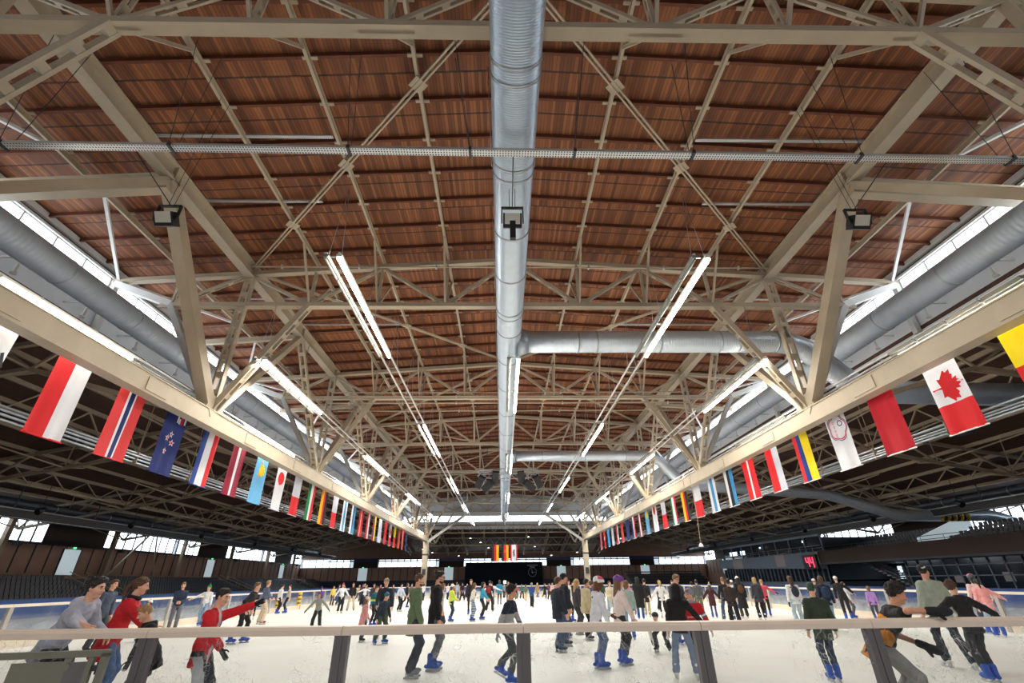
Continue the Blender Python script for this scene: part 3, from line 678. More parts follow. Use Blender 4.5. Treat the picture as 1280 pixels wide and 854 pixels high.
def flag(s, i, spec, y0, X, zb, label):
    """u runs 0..1 from the side that shows on the left of the picture; v 0 top, 1 bottom"""
    kind, cols = spec[0], spec[1]; emb = spec[2] if len(spec) > 2 else None
    ph = i*1.7 + (s > 0)*.6
    root = thing('flag', label, 'flag', (X, y0, zb), 0, 'flags on the ' + SIDE[s])
    def pt(u, v, off=0): return (wave(u, v, ph)*1.0 + off - s*0, (u if s < 0 else 1-u)*FW_, (1-v)*FL_)
    names = [c for c, _ in cols]; mats = [fmat(c) for c in names]
    edges = [0]
    for c, f in cols: edges.append(edges[-1]+f)
    nv = 16
    b = MB()
    us = []
    if kind == 'v':   # vertical stripes
        for j in range(len(cols)):
            n = max(2, int(round(12*cols[j][1])))
            us += [(edges[j]+(edges[j+1]-edges[j])*q/n, edges[j]+(edges[j+1]-edges[j])*(q+1)/n, j) for q in range(n)]
        vv = [(q/nv, (q+1)/nv, None) for q in range(nv)]
    else:             # stacked fields
        us = [(q/12, (q+1)/12, None) for q in range(12)]; vv = []
        for j in range(len(cols)):
            n = max(2, int(round(nv*cols[j][1])))
            vv += [(edges[j]+(edges[j+1]-edges[j])*q/n, edges[j]+(edges[j+1]-edges[j])*(q+1)/n, j) for q in range(n)]
    for (ua, ub, ju) in us:
        for (va, vb, jv) in vv:
            j = ju if ju is not None else jv
            b.add([pt(ua,va), pt(ub,va), pt(ub,vb), pt(ua,vb)], [(0,1,2,3)], j, True)
    cl = obj('flag_cloth', b, mats, root)
    bm = bmesh.new(); bm.from_mesh(cl.data); bmesh.ops.remove_doubles(bm, verts=bm.verts, dist=1e-4); bm.to_mesh(cl.data); bm.free()
    def emblem(name, shapes, c):
        m = MB()
        for poly in shapes:
            cu = sum(p[0] for p in poly)/len(poly); cv = sum(p[1] for p in poly)/len(poly)
            for off in (-.012, .012):
                vs = [pt(cu, cv, off)] + [pt(p[0], p[1], off) for p in poly]; n = len(poly)
                mid = [pt((p[0]+cu)/2, (p[1]+cv)/2, off) for p in poly]; vs += mid
                fs = []
                for q in range(n):
                    r = (q+1) % n; fs.append((0, 1+n+q, 1+n+r)); fs.append((1+n+q, 1+q, 1+r, 1+n+r))
                m.add(vs, fs)
        obj(name, m, fmat(c), cl)
    A = FL_/FW_
    def disc(u, v, r, n=24): return [(u+r*math.cos(2*PI*k/n), v+r/A*math.sin(2*PI*k/n)) for k in range(n)]
    def star(u, v, r, k=5, inn=.42, rot=0.):
        return [(u+(r if q%2==0 else r*inn)*math.sin(PI*q/k+rot), v-(r if q%2==0 else r*inn)/A*math.cos(PI*q/k+rot)) for q in range(2*k)]
    def ring(u, v, r, t, n=20, petals=0, amp=0):
        out = []
        f = lambda a: 1+amp*abs(math.cos(petals*a/2)) if petals else 1
        for k in range(n):
            a, c = 2*PI*k/n, 2*PI*(k+1)/n
            out.append([(u+r*f(a)*math.cos(a), v+r*f(a)/A*math.sin(a)), (u+r*f(c)*math.cos(c), v+r*f(c)/A*math.sin(c)), (u+(r-t)*f(c)*math.cos(c), v+(r-t)*f(c)/A*math.sin(c)), (u+(r-t)*f(a)*math.cos(a), v+(r-t)*f(a)/A*math.sin(a))])
        return out
    def rect(u0, v0, u1, v1): return [(u0,v0),(u1,v0),(u1,v1),(u0,v1)]
    if emb == 'disc': emblem('disc', [disc(.5, .42, .31)], 'red')
    elif emb == 'sun':
        emblem('sun', [disc(.58, .44, .2), star(.58, .44, .3, 12, .8)], 'yellow')
        emblem('ornament', [star(.42, .36, .1, 4, .5), star(.36, .53, .12, 4, .5), star(.47, .29, .07, 4, .5), rect(.3,.43,.36,.5)], 'gold')
    elif emb == 'stars':
        st = [(.5,.5),(.33,.56),(.62,.6),(.42,.72)]
        emblem('star_border', [star(a, c, .12) for a, c in st], 'white')
        b2 = MB()
        for a, c in st:
            for off in (-.02,.02):
                p = star(a, c, .07); vs = [pt(a, c, off)] + [pt(q[0], q[1], off) for q in p]; b2.add(vs, [(0,1+q,1+(q+1)%10) for q in range(10)])
        obj('star', b2, fmat('red'), cl)
        emblem('canton', [rect(.55,.2,.62,.33), rect(.88,.2,.95,.33), rect(.63,.27,.7,.34)], 'white'); emblem('canton_cross', [rect(.71,.18,.82,.345)], 'red')
    elif emb == 'leaf':
        half = [(0,-.5),(.09,-.33),(.17,-.37),(.13,-.13),(.26,-.26),(.29,-.2),(.42,-.22),(.37,-.08),(.46,-.03),(.25,.16),(.28,.24),(.02,.2)]
        lf = half + [(-x, y) for x, y in reversed(half[1:])]
        # the flag hangs sideways, so the leaf lies on its side with the stem towards u=0
        emblem('leaf', [[(.52 - y*.92, .535 + x*.92/A) for x, y in lf], [(.52-.15*.92, .535-.012), (.52-.15*.92, .535+.012), (.52-.48*.92, .535+.008), (.52-.48*.92, .535-.008)]], 'red')
    elif emb == 'flower':
        emblem('flower_outline', ring(.5, .45, .36, .03, 60, 5, .22), 'red'); emblem('flower_edge', ring(.5, .45, .40, .02, 60, 5, .22), 'blue')
        emblem('ring_mark', ring(.68, .41, .1, .03, 18), 'blue'); emblem('chain_mark', [p for k in range(4) for p in ring(.38, .38+.055*k, .05, .02, 10)], 'pink')
    elif emb == 'bars':
        emblem('bar_mark', [[(.55+.14*k, .42+.02*k), (.62+.14*k, .4+.02*k), (.75+.14*k, .52+.02*k), (.68+.14*k, .54+.02*k)] for k in range(3)], 'black')
    elif emb == 'wedge': emblem('wedge', [[(.18,.0),(.82,.0),(.5,.33)]], 'blue')
    elif emb == 'dot': emblem('dot', [disc(.5,.62,.2,12)], 'white')
    b = MB(); b.tube([(0,-.06,0),(0,FW_+.06,0)], .032, 6)
    obj('bottom_bar', b, M['lamp_white'] if s > 0 else mats[0 if s < 0 else -1], root)
    b = MB(); b.tube([(0,-.06,FL_),(0,FW_+.06,FL_)], .03, 6); b.tube([(0,.3,FL_),(-s*.35,.3,FL_-.2)], .015, 4); b.tube([(0,FW_-.3,FL_),(-s*.35,FW_-.3,FL_-.2)], .015, 4); obj('top_bar', b, M['dark'], root)
V = lambda *c: ('v', [(x, 1/len(c)) for x in c])
H = lambda a, b_: ('h', [(a,.64),(b_,.36)])
NOR = ('v', [('coral',.34),('white',.07),('navy',.18),('white',.07),('coral',.34)])
LAT = ('v', [('crim',.41),('white',.18),('crim',.41)])
FIN = ('v', [('white',.36),('sky',.28),('white',.36)])
DEN = ('v', [('red',.42),('white',.16),('red',.42)])
COLO = ('v', [('red',.25),('blue',.25),('yellow',.5)])
EST = ('v', [('white',.34),('black',.28),('sky',.38)])
LF = [('h', [('white',1)], 'bars'), V('red','white'), NOR, ('h', [('navy',1)], 'stars'), V('blue','white','red'), LAT, ('h', [('lblue',1)], 'sun'), ('h', [('white',1)], 'disc'),
      H('grey','red'), V('green','white','red'), V('gold','red','black'), H('grey','red'), FIN, EST, DEN, V('red','white'), COLO, ('h', [('grey',1)]), ('h', [('cred',1)]),
      ('h', [('white',.71),('red',.29)], 'leaf'), H('yellow','red'), V('crim','orange'), DEN, ('h', [('navy',1)])]
LFN = ['white flag with black bars', 'flag halved red and white lengthwise', 'red flag with a blue stripe edged white', 'dark blue flag with four small stars', 'blue, white and red striped flag', 'dark red flag with a narrow white stripe', 'light blue flag with a yellow sun', 'white flag with a red disc',
       'grey white over red flag after the red disc one', 'green, white and red striped flag', 'gold, red and black striped flag', 'grey white over red flag after the gold one', 'white flag with a blue middle stripe', 'white, black and blue striped flag', 'red flag with a thin white stripe', 'small halved red and white flag', 'red, blue and yellow striped flag', 'plain pale flag', 'plain crimson flag', 'white and red flag with a red leaf', 'yellow over red flag', 'dark red and orange flag', 'far red flag with a thin white stripe', 'far plain navy flag']
for i, (sp_, nm) in enumerate(zip(LF, LFN)):
    flag(-1, i, sp_, 13.2+3.32*i, -18.2, 6.72, nm + ', hung on the seating side')
RF = [('h', [('yellow',.63),('red',.37)]), ('h', [('white',.71),('red',.29)], 'leaf'), ('h', [('cred',1)]), ('h', [('white',1)], 'flower'), COLO, ('v', [('red',.5),('grey',.5)], 'wedge'), DEN, EST, FIN, H('white','red'),
      V('gold','red','black'), V('green','white','red'), H('grey','red'), ('h', [('white',1)], 'disc'), ('h', [('lblue',1)], 'sun'), LAT, V('blue','white','red'), ('h', [('navy',1)]), ('h', [('coral',1)]), V('red','white'), ('h', [('grey',1)]), ('h', [('sky',1)]), ('h', [('red',1)], 'dot'), ('h', [('pink',1)])]
RFN = ['yellow over red flag', 'white and red flag with a big red leaf', 'plain crimson flag', 'white flag with a thin flower outline', 'red, blue and yellow striped flag', 'red and grey white halved flag with a blue wedge', 'red flag with a thin white stripe', 'white, black and blue striped flag', 'white flag with a blue middle stripe', 'white over red flag', 'gold, red and black striped flag', 'green, white and red striped flag', 'grey white over red flag', 'white flag with a red disc', 'light blue flag with a yellow sun', 'dark red flag with a narrow white stripe', 'blue, white and red striped flag', 'plain navy flag', 'plain coral red flag', 'small halved red and white flag', 'plain pale flag', 'plain sky blue flag', 'red flag with a white dot', 'plain pinkish flag']
for i, (sp_, nm) in enumerate(zip(RF, RFN)):
    flag(1, i, sp_, 13.15+3.46*i, 17.98, 6.85, nm + ', hung on the scoreboard side')
# three flags over the dark far panel
for j, (x, cols, lb) in enumerate(((-2.95, ('black','red','gold'), 'plain black, red and gold flag over the far dark panel'), (-.9, ('black','red','gold'), 'black, red and gold flag with a crest over the far dark panel'), (.95, None, 'white flag with red edges and a black bear over the far dark panel'))):
    root = thing('flag', lb, 'flag', (x, 105, 5.35), 0, 'three flags at the far end')
    cl_ = [(c, 1/3) for c in cols] if cols else [('red',.18),('white',.64),('red',.18)]
    b = MB(); e = 0
    for q, (c, f) in enumerate(cl_):
        for r in range(3):
            u0, u1 = e+f*r/3, e+f*(r+1)/3
            for vv in range(4):
                b.add([(u0*1.45, .04*math.sin(u0*8), vv*.8), (u1*1.45, .04*math.sin(u1*8), vv*.8), (u1*1.45, .04*math.sin(u1*8), vv*.8+.8), (u0*1.45, .04*math.sin(u0*8), vv*.8+.8)], [(0,1,2,3)], q, True)
        e += f
    cl = obj('flag_cloth', b, [fmat(c) for c, _ in cl_], root)
    if j == 1:
        b = MB(); b.tube([(.7,-.1,1.9),(.7,-.14,1.9)], .26, 14); obj('crest', b, fmat('orange'), cl)
    if j == 2:
        b = MB()
        for c, d in (((.72,-.1,1.6),(.22,.04,.8)),((.78,-.1,2.1),(.2,.04,.25)),((.56,-.1,1.75),(.2,.04,.1)),((.62,-.1,1.1),(.1,.04,.35)),((.84,-.1,1.1),(.1,.04,.35))): b.box(c, d)
        obj('bear_mark', b, fmat('black'), cl)
    b = MB(); b.tube([(0,0,3.2),(1.45,0,3.2)], .04, 6); b.tube([(.72,0,3.2),(.72,0,8.2)], .03, 5); obj('hanging_bar', b, M['dark'], root)
# round lamp hanging on a cord by the scoreboard-side flags
root = thing('hanging_microphone', 'small pale fitting on a long cord below the white over red flag', 'microphone', (15.4, 40, 4.0))
b = MB(); b.tube([(0,0,.25),(.12,0,2.8),(.1,0,7)], .025, 5); obj('cord', b, M['steel'], root)
b = MB(); b.tube([(0,0,0),(0,0,.12),(0,0,.28)], [.2,.17,.06], 10); obj('fitting', b, M['lamp_white'], root)
# ------------------------------------------------------------------ ice and rink boards
def ice_mat():
    m = bpy.data.materials.new('skated ice'); m.use_nodes = True; N, L = nt(m); b = N['Principled BSDF']
    tc = N.new('ShaderNodeTexCoord')
    n1 = N.new('ShaderNodeTexNoise'); n1.inputs['Scale'].default_value = .22; n1.inputs['Detail'].default_value = 5; L.new(tc.outputs['Object'], n1.inputs['Vector'])
    cr = N.new('ShaderNodeValToRGB'); cr.color_ramp.elements[0].position = .3; cr.color_ramp.elements[0].color = srgb(226,225,216); cr.color_ramp.elements[1].position = .7; cr.color_ramp.elements[1].color = srgb(244,243,236)
    L.new(n1.outputs['Fac'], cr.inputs[0])
    # skate scratches: thin isolines of warped noise
    prev = cr.outputs[0]
    for sc_, wd, st in ((.9,.0018,.05),(.28,.0009,.12),(.13,.0005,.12)):
        nz = N.new('ShaderNodeTexNoise'); nz.inputs['Scale'].default_value = sc_; nz.inputs['Detail'].default_value = 1.5; nz.inputs['Distortion'].default_value = 1.2; L.new(tc.outputs['Object'], nz.inputs['Vector'])
        a = N.new('ShaderNodeMath'); a.operation = 'SUBTRACT'; a.inputs[1].default_value = .5; L.new(nz.outputs['Fac'], a.inputs[0])
        c = N.new('ShaderNodeMath'); c.operation = 'ABSOLUTE'; L.new(a.outputs[0], c.inputs[0])
        d = N.new('ShaderNodeMath'); d.operation = 'LESS_THAN'; d.inputs[1].default_value = wd; L.new(c.outputs[0], d.inputs[0])
        e = N.new('ShaderNodeMath'); e.operation = 'MULTIPLY'; e.inputs[1].default_value = st; L.new(d.outputs[0], e.inputs[0])
        mx = N.new('ShaderNodeMixRGB'); mx.inputs[2].default_value = srgb(176,172,160); L.new(e.outputs[0], mx.inputs[0]); L.new(prev, mx.inputs[1]); prev = mx.outputs[0]
    L.new(prev, b.inputs['Base Color'])
    n2 = N.new('ShaderNodeTexNoise'); n2.inputs['Scale'].default_value = 1.1; n2.inputs['Detail'].default_value = 6; L.new(tc.outputs['Object'], n2.inputs['Vector'])
    mr = N.new('ShaderNodeMapRange'); mr.inputs[3].default_value = .34; mr.inputs[4].default_value = .6; L.new(n2.outputs['Fac'], mr.inputs[0]); L.new(mr.outputs[0], b.inputs['Roughness'])
    bp = N.new('ShaderNodeBump'); bp.inputs['Strength'].default_value = .12; bp.inputs['Distance'].default_value = .02; L.new(n2.outputs['Fac'], bp.inputs['Height']); L.new(bp.outputs[0], b.inputs['Normal'])
    return m
M['ice'] = ice_mat()
M['track_ice'] = mat('dull track ice', srgb(150,158,172), .45, 0, .12, .4)
RX0, RX1, RY0, RY1, RC = -15.75, 16.35, 6.86, 61.5, 7.5
def rink_path(off=0):
    """points round the rink, starting at the near side, with a corner radius"""
    pts = []
    x0, x1, y0, y1, r = RX0-off, RX1+off, RY0-off, RY1+off, RC+off
    def arc(cx, cy_, a0): return [(cx+r*math.cos(a0+t*PI/2/10), cy_+r*math.sin(a0+t*PI/2/10)) for t in range(11)]
    return arc(x1-r, y0+r, -PI/2) + arc(x1-r, y1-r, 0) + arc(x0+r, y1-r, PI/2) + arc(x0+r, y0+r, PI)
b = MB(); pp = rink_path(); n = len(pp)
b.add([(x, y, 0) for x, y in pp] + [(x, y, -.03) for x, y in pp], [tuple(range(n))] + [(i, i+n, (i+1) % n + n, (i+1) % n) for i in range(n)])
struct('ice_floor', b, M['ice'], 'white skated ice of the rink', 'ice')
b = MB(); b.box((0,52,-.024), (59, 104, .012)); struct('track_floor', b, M['track_ice'], 'dull grey skating track outside the rink boards', 'ice')

def pane_mat(name, scratch, frost):
    m = bpy.data.materials.new(name); m.use_nodes = True; N, L = nt(m); N.remove(N['Principled BSDF'])
    tc = N.new('ShaderNodeTexCoord'); geo = N.new('ShaderNodeNewGeometry')
    tr = N.new('ShaderNodeBsdfTransparent'); tr.inputs[0].default_value = (.93,.95,.96,1)
    gl = N.new('ShaderNodeBsdfGlossy'); gl.inputs['Roughness'].default_value = .06
    lw = N.new('ShaderNodeLayerWeight'); lw.inputs[0].default_value = .5; pw = N.new('ShaderNodeMath'); pw.operation = 'POWER'; pw.inputs[1].default_value = 4; L.new(lw.outputs['Facing'], pw.inputs[0]); fr = N.new('ShaderNodeMath'); fr.operation = 'MULTIPLY_ADD'; fr.inputs[1].default_value = .5; fr.inputs[2].default_value = .02; L.new(pw.outputs[0], fr.inputs[0])
    m1 = N.new('ShaderNodeMixShader'); L.new(fr.outputs[0], m1.inputs[0]); L.new(tr.outputs[0], m1.inputs[1]); L.new(gl.outputs[0], m1.inputs[2])
    df = N.new('ShaderNodeBsdfDiffuse'); df.inputs[0].default_value = (.8,.82,.84,1)
    tl = N.new('ShaderNodeBsdfTranslucent'); tl.inputs[0].default_value = (.8,.82,.84,1)
    ms = N.new('ShaderNodeMixShader'); ms.inputs[0].default_value = .7; L.new(df.outputs[0], ms.inputs[1]); L.new(tl.outputs[0], ms.inputs[2])
    tot = None
    for sc_, wd, st in ((3.2,.0032,.8),(7.5,.004,.6),(1.6,.0016,.8)):
        nz = N.new('ShaderNodeTexNoise'); nz.inputs['Scale'].default_value = sc_; nz.inputs['Detail'].default_value = 1; nz.inputs['Distortion'].default_value = 1.5; L.new(geo.outputs['Position'], nz.inputs['Vector'])
        a = N.new('ShaderNodeMath'); a.operation = 'SUBTRACT'; a.inputs[1].default_value = .5; L.new(nz.outputs['Fac'], a.inputs[0])
        c = N.new('ShaderNodeMath'); c.operation = 'ABSOLUTE'; L.new(a.outputs[0], c.inputs[0])
        d = N.new('ShaderNodeMath'); d.operation = 'LESS_THAN'; d.inputs[1].default_value = wd; L.new(c.outputs[0], d.inputs[0])
        e = N.new('ShaderNodeMath'); e.operation = 'MULTIPLY'; e.inputs[1].default_value = st*scratch; L.new(d.outputs[0], e.inputs[0])
        if tot is None: tot = e.outputs[0]
        else:
            g = N.new('ShaderNodeMath'); g.operation = 'MAXIMUM'; L.new(tot, g.inputs[0]); L.new(e.outputs[0], g.inputs[1]); tot = g.outputs[0]
    # patchy scuffing: only some areas are scratched
    nz = N.new('ShaderNodeTexNoise'); nz.inputs['Scale'].default_value = 1.3; nz.inputs['Detail'].default_value = 3; L.new(geo.outputs['Position'], nz.inputs['Vector'])
    mr = N.new('ShaderNodeMapRange'); mr.inputs[1].default_value = .42; mr.inputs[2].default_value = .62; mr.clamp = True; L.new(nz.outputs['Fac'], mr.inputs[0])
    g = N.new('ShaderNodeMath'); g.operation = 'MULTIPLY'; L.new(tot, g.inputs[0]); L.new(mr.outputs[0], g.inputs[1])
    # snow spray sticking to the lower part of the pane
    sp = N.new('ShaderNodeSeparateXYZ'); L.new(geo.outputs['Position'], sp.inputs[0])
    mz = N.new('ShaderNodeMapRange'); mz.inputs[1].default_value = .95; mz.inputs[2].default_value = .15; mz.inputs[3].default_value = 0; mz.inputs[4].default_value = frost; mz.clamp = True; L.new(sp.outputs['Z'], mz.inputs[0])
    nf = N.new('ShaderNodeTexNoise'); nf.inputs['Scale'].default_value = 1.7; nf.inputs['Detail'].default_value = 6; L.new(geo.outputs['Position'], nf.inputs['Vector'])
    mf = N.new('ShaderNodeMapRange'); mf.inputs[1].default_value = .25; mf.inputs[2].default_value = .75; mf.inputs[3].default_value = .45; L.new(nf.outputs['Fac'], mf.inputs[0])
    h = N.new('ShaderNodeMath'); h.operation = 'MULTIPLY'; L.new(mz.outputs[0], h.inputs[0]); L.new(mf.outputs[0], h.inputs[1])
    k = N.new('ShaderNodeMath'); k.operation = 'ADD'; k.use_clamp = True; L.new(g.outputs[0], k.inputs[0]); L.new(h.outputs[0], k.inputs[1])
    m2 = N.new('ShaderNodeMixShader'); L.new(k.outputs[0], m2.inputs[0]); L.new(m1.outputs[0], m2.inputs[1]); L.new(ms.outputs[0], m2.inputs[2])
    L.new(m2.outputs[0], N['Material Output'].inputs[0]); return m
M['pane_near'] = pane_mat('scratched clear board', .75, .0)
M['pane_far'] = pane_mat('frosted clear board', .5, .95)
M['cap'] = mat('beige cap rail', srgb(226,210,196), .38, 0, .05, 2.)
M['cap_light'] = mat('cream cap rail', srgb(232,222,205), .4, 0, .04, 2.)
M['kick'] = mat('cream kick plate', srgb(228,214,194), .5, 0, .05, 2.)
M['post_dark'] = mat('dark board post', srgb(104,100,104), .4, .1, .06, 3.)
M['post_pale'] = mat('pale board post', srgb(176,170,162), .45, .1, .06, 3.)
HB = 1.2
def board_section(p, q, near, label, split=False):
    p, q = Vector((p[0], p[1], 0)), Vector((q[0], q[1], 0)); d = q-p; L_ = d.length; rz = math.atan2(d.y, d.x)
    root = thing('rink_board', label, 'rink board', p, rz, 'near rink boards' if near else 'rink boards round the ice')
    b = MB()
    if near:
        # rounded cap profile
        prof = [(-.065,-.05),(.065,-.05),(.07,.01),(.05,.045),(.02,.055),(-.02,.055),(-.05,.045),(-.07,.01)]
        k = len(prof); b.add([(.004,y,HB-.05+z) for y, z in prof]+[(L_-.004,y,HB-.05+z) for y, z in prof], [tuple(range(k-1,-1,-1)), tuple(range(k,2*k))]+[(i,(i+1)%k,(i+1)%k+k,i+k) for i in range(k)])
    else: b.box((L_/2,0,HB-.035), (L_-.01,.12,.08))
    obj('cap_rail', b, M['cap'] if near else M['cap_light'], root)
    b = MB(); b.box((L_/2,0,.7), (L_-.1,.012,.86)); obj('clear_pane', b, M['pane_near'] if near else M['pane_far'], root)
    b = MB(); b.box((L_/2,0,.14), (L_-.01,.05,.28)); obj('kick_plate', b, M['kick'], root)
    b = MB()
    if near:
        b.box((-.045,0,.55), (.085,.11,1.1)); b.box((.045,0,.55), (.085,.11,1.1)); b.box((0,-.04,.55), (.03,.06,1.1))
        for z in (.45,.8): 
            for sx in (-.06,.06): b.tube([(sx,-.054,z),(sx,-.064,z)], .009, 8)
    else: b.box((0,0,.56), (.14,.1,1.12))
    obj('post', b, M['post_dark'] if near else M['post_pale'], root)
    return root
NX = [-11.27, -9.0, -6.73, -4.43-.65, -2.02-.65, .26-.65, 2.53-.65, 4.75-.65, 7.0-.65, 9.3-.65]
NX = [-9.65+2.277*i for i in range(9)]
# snap so that the posts stand at the measured places
NX = [-9.66, -7.36, -5.08, -2.67, -.39, 1.88, 4.10, 6.38, 8.66]
NN = ['far end by the gate', 'behind the gray green gate', 'section behind the dark leaning teenager and the gate', 'section in front of the boy in the red jacket', 'section in front of the green and black jackets',
      'section in front of the two helmeted girls', 'section in front of the dark green sweater', 'section under the black mitten']
for i in range(8): board_section((NX[i], RY0), (NX[i+1], RY0), True, 'beige capped clear rink board, ' + NN[i])
# the rest of the way round, evenly split
def resample(pts, step):
    out = [Vector(pts[0])]; L_ = [0]
    for a, c in zip(pts, pts[1:]): L_.append(L_[-1] + (Vector(c)-Vector(a)).length)
    n = max(1, round(L_[-1]/step)); res = []
    for i in range(n+1):
        t = L_[-1]*i/n; j = max(k for k in range(len(L_)) if L_[k] <= t+1e-9); j = min(j, len(pts)-2)
        f = (t-L_[j])/max(1e-9, L_[j+1]-L_[j]); res.append(Vector(pts[j]).lerp(Vector(pts[j+1]), f))
    return res
pp = [Vector(p) for p in rink_path()]
loop = pp + [Vector((NX[0], RY0))]
loop = [Vector((NX[-1], RY0))] + loop
rs = resample(loop, 2.55)
for i in range(len(rs)-1):
    c = (rs[i]+rs[i+1])/2
    if c.y > RY1-3: w_ = 'far end'
    elif c.x < 0: w_ = 'seating side'
    else: w_ = 'scoreboard side'
    board_section(rs[i], rs[i+1], False, '%s cream capped rink board, %s' % (ordw(i+1), w_))
pad_m = mat('yellow foam', srgb(236,190,30), .6, 0, .05)
for y, lb in ((35.2, 'nearer yellow and black post pad on the boards'), (38.8, 'further yellow and black post pad on the boards')):
    root = thing('post_pad', lb, 'pad', (RX0+.12, y, .28), 0, 'post pads')
    b = MB(); b.box((0,0,.42), (.12,.32,.84)); obj('foam', b, pad_m, root)
    b = MB()
    for z in (.15,.4,.65): b.box((.005,0,z), (.125,.33,.07))
    obj('stripe', b, M['black'], root)
# gate standing open on the spectator side
M['gate'] = mat('olive grey gate paint', srgb(116,116,104), .45, .1, .06, 3.)
root = thing('rink_gate', 'olive grey metal gate swung open in front of the boards', 'gate', (-4.93-.65+.65, 6.05, 0), math.radians(180+11))
b = MB(); b.box((.75,0,1.035), (1.5,.07,.06)); b.box((.03,0,.52), (.06,.07,1.04)); b.box((.15,0,.5), (.05,.06,1.0)); b.box((1.47,0,.52), (.06,.07,1.04)); b.box((.75,0,.06), (1.5,.06,.06)); obj('frame', b, M['gate'], root)
b = MB(); b.box((.6,.0,.52), (.55,.02,.9)); obj('leaf_panel', b, M['gate'], root)
b = MB(); b.box((.26,.0,.5), (.2,.05,.92)); b.box((.22,-.01,.5), (.04,.07,.92)); obj('dark_edge', b, M['post_dark'], root)
for x in (.36, 1.06):
    b = MB(); b.box((x,-.0,.965), (.07,.05,.1)); b.tube([(x,-.03,.92),(x,.03,.92)], .035, 10); obj('hook', b, M['gate'], root)
for z in (.45,.9):
    b = MB(); b.tube([(.09,-.05,z-.06),(.09,-.05,z+.06)], .025, 8); b.box((.09,-.02,z), (.14,.06,.05)); obj('hinge', b, M['dark'], root)

# ------------------------------------------------------------------ blue padding round the track
def pad_line(pts, h, z0=0):
    n = 0
    for a, c in zip(pts, pts[1:]):
        n += 1; a, c = Vector(a), Vector(c); d = c-a; rz = math.atan2(d.y, d.x)
        root = thing('crash_pad', 'blue crash pad along the outer track, %s from the near seating side' % ordw(n), 'pad', (a.x, a.y, z0), rz, 'blue crash pads')
        b = MB(); b.box((d.length/2,0,h/2), (d.length-.02,.35,h)); obj('pad_cover', b, M['bluepad'], root)
        b = MB(); b.box((d.length/2,0,h-.03), (d.length-.02,.38,.04)); obj('piping', b, M['navy'], root)
arc = [(-30+0, 2), (-30, 14), (-30, 26), (-30, 38), (-30, 50), (-30, 62), (-30, 74)] + [(-30*math.cos(t*PI/10), 74+30*math.sin(t*PI/10)) for t in range(1, 10)] + [(30, 74), (30, 62), (30, 50), (30, 38), (30, 26), (30, 14), (30, 2)]
pad_line(arc, 1.0)

# ------------------------------------------------------------------ grandstand with tip-up seats on the seating side
M['seat'] = mat('dark navy seat plastic', srgb(24,29,42), .35, 0, .06)
M['step'] = mat('dark concrete steps', srgb(66,68,74), .7, 0, .08)
ST = [(-48.0, .0), (-49.2, .42), (-50.4, .92), (-51.6, 1.42), (-52.8, 1.92)]
stairsY = [(63.2, 66.0), (96.6, 99.4), (130., 132.8)]
b = MB()
for x, z in ST: b.box((x-.6+.0, 90, z/2-.0), (1.2, 116, max(z, .04)))
b.box((-56.8, 90, 1.25), (6.4, 116, 2.5)); b.box((-47.2, 90, .33), (.12, 116, .66))
tag(obj('grandstand_steps', b, M['step']), 'dark concrete grandstand steps below the brown wall', 'grandstand')
sb = MB(); sb.box((0,0,.42), (.42,.44,.05)); sb.box((-.2,0,.66), (.06,.44,.46), 0, Matrix.Rotation(-.2, 3, 'Y')); sb.box((-.245,0,.9), (.05,.40,.08))
seat_me = sb.mesh('seat_shell', M['seat']); lg = MB(); lg.box((-.12,0,.2), (.08,.08,.4)); lg.box((-.12,0,.03), (.2,.3,.04)); seat_leg = lg.mesh('pedestal', M['dark'])
ns = 0; rest = MB(); cells = []
for r, (x, z) in enumerate(ST):
    y = 40.2
    while y < 146:
        if not any(a-.25 < y < c+.25 for a, c in stairsY): cells.append((y, r, x, z))
        y += .56
cells.sort()
seq = {}
for i, (y, r, x, z) in enumerate(cells):
    if i < 300:
        seq[r] = seq.get(r, 0) + 1
        root = thing('stadium_seat', 'dark navy seat in the %s row up, %s along the grandstand' % (ordw(r+1), ordw(seq[r])), 'seat', (x-.55, y, z), 0, 'grandstand seats')
        obj('seat_shell', seat_me, None, root); obj('pedestal', seat_leg, None, root)
    else:
        o = Vector((x-.55, y, z))
        rest.box(o+Vector((0,0,.42)), (.42,.44,.05)); rest.box(o+Vector((-.2,0,.66)), (.06,.44,.46), 0, Matrix.Rotation(-.2, 3, 'Y')); rest.box(o+Vector((-.12,0,.2)), (.08,.08,.4))
o = obj('stadium_seats', rest, M['seat']); tag(o, 'dark navy seats of the further grandstand blocks', 'seat', 'grandstand seats', 'stuff')
for j, (a, c) in enumerate(stairsY):
    root = thing('stair_rail', 'sloping pale handrails of the %s grandstand stair' % ordw(j+1), 'handrail', (0, (a+c)/2, 0), 0, 'grandstand stair rails')
    for dy in (-1.2, 1.2):
        b = MB()
        for off in (.55, 1.05): b.tube([(-47.6,dy,off),(-53.6,dy,2.2+off)], .035, 6)
        for q in range(4): b.tube([(-47.8-1.8*q,dy,.05+.62*q),(-47.8-1.8*q,dy,1.15+.62*q)], .03, 6)
        obj('railing', b, M['steel_dim'], root)
    b = MB()
    for q in range(8): b.box((-48.2-.7*q, 0, .12+.27*q), (.7, 2.2, .24))
    obj('steps', b, M['step'], root)
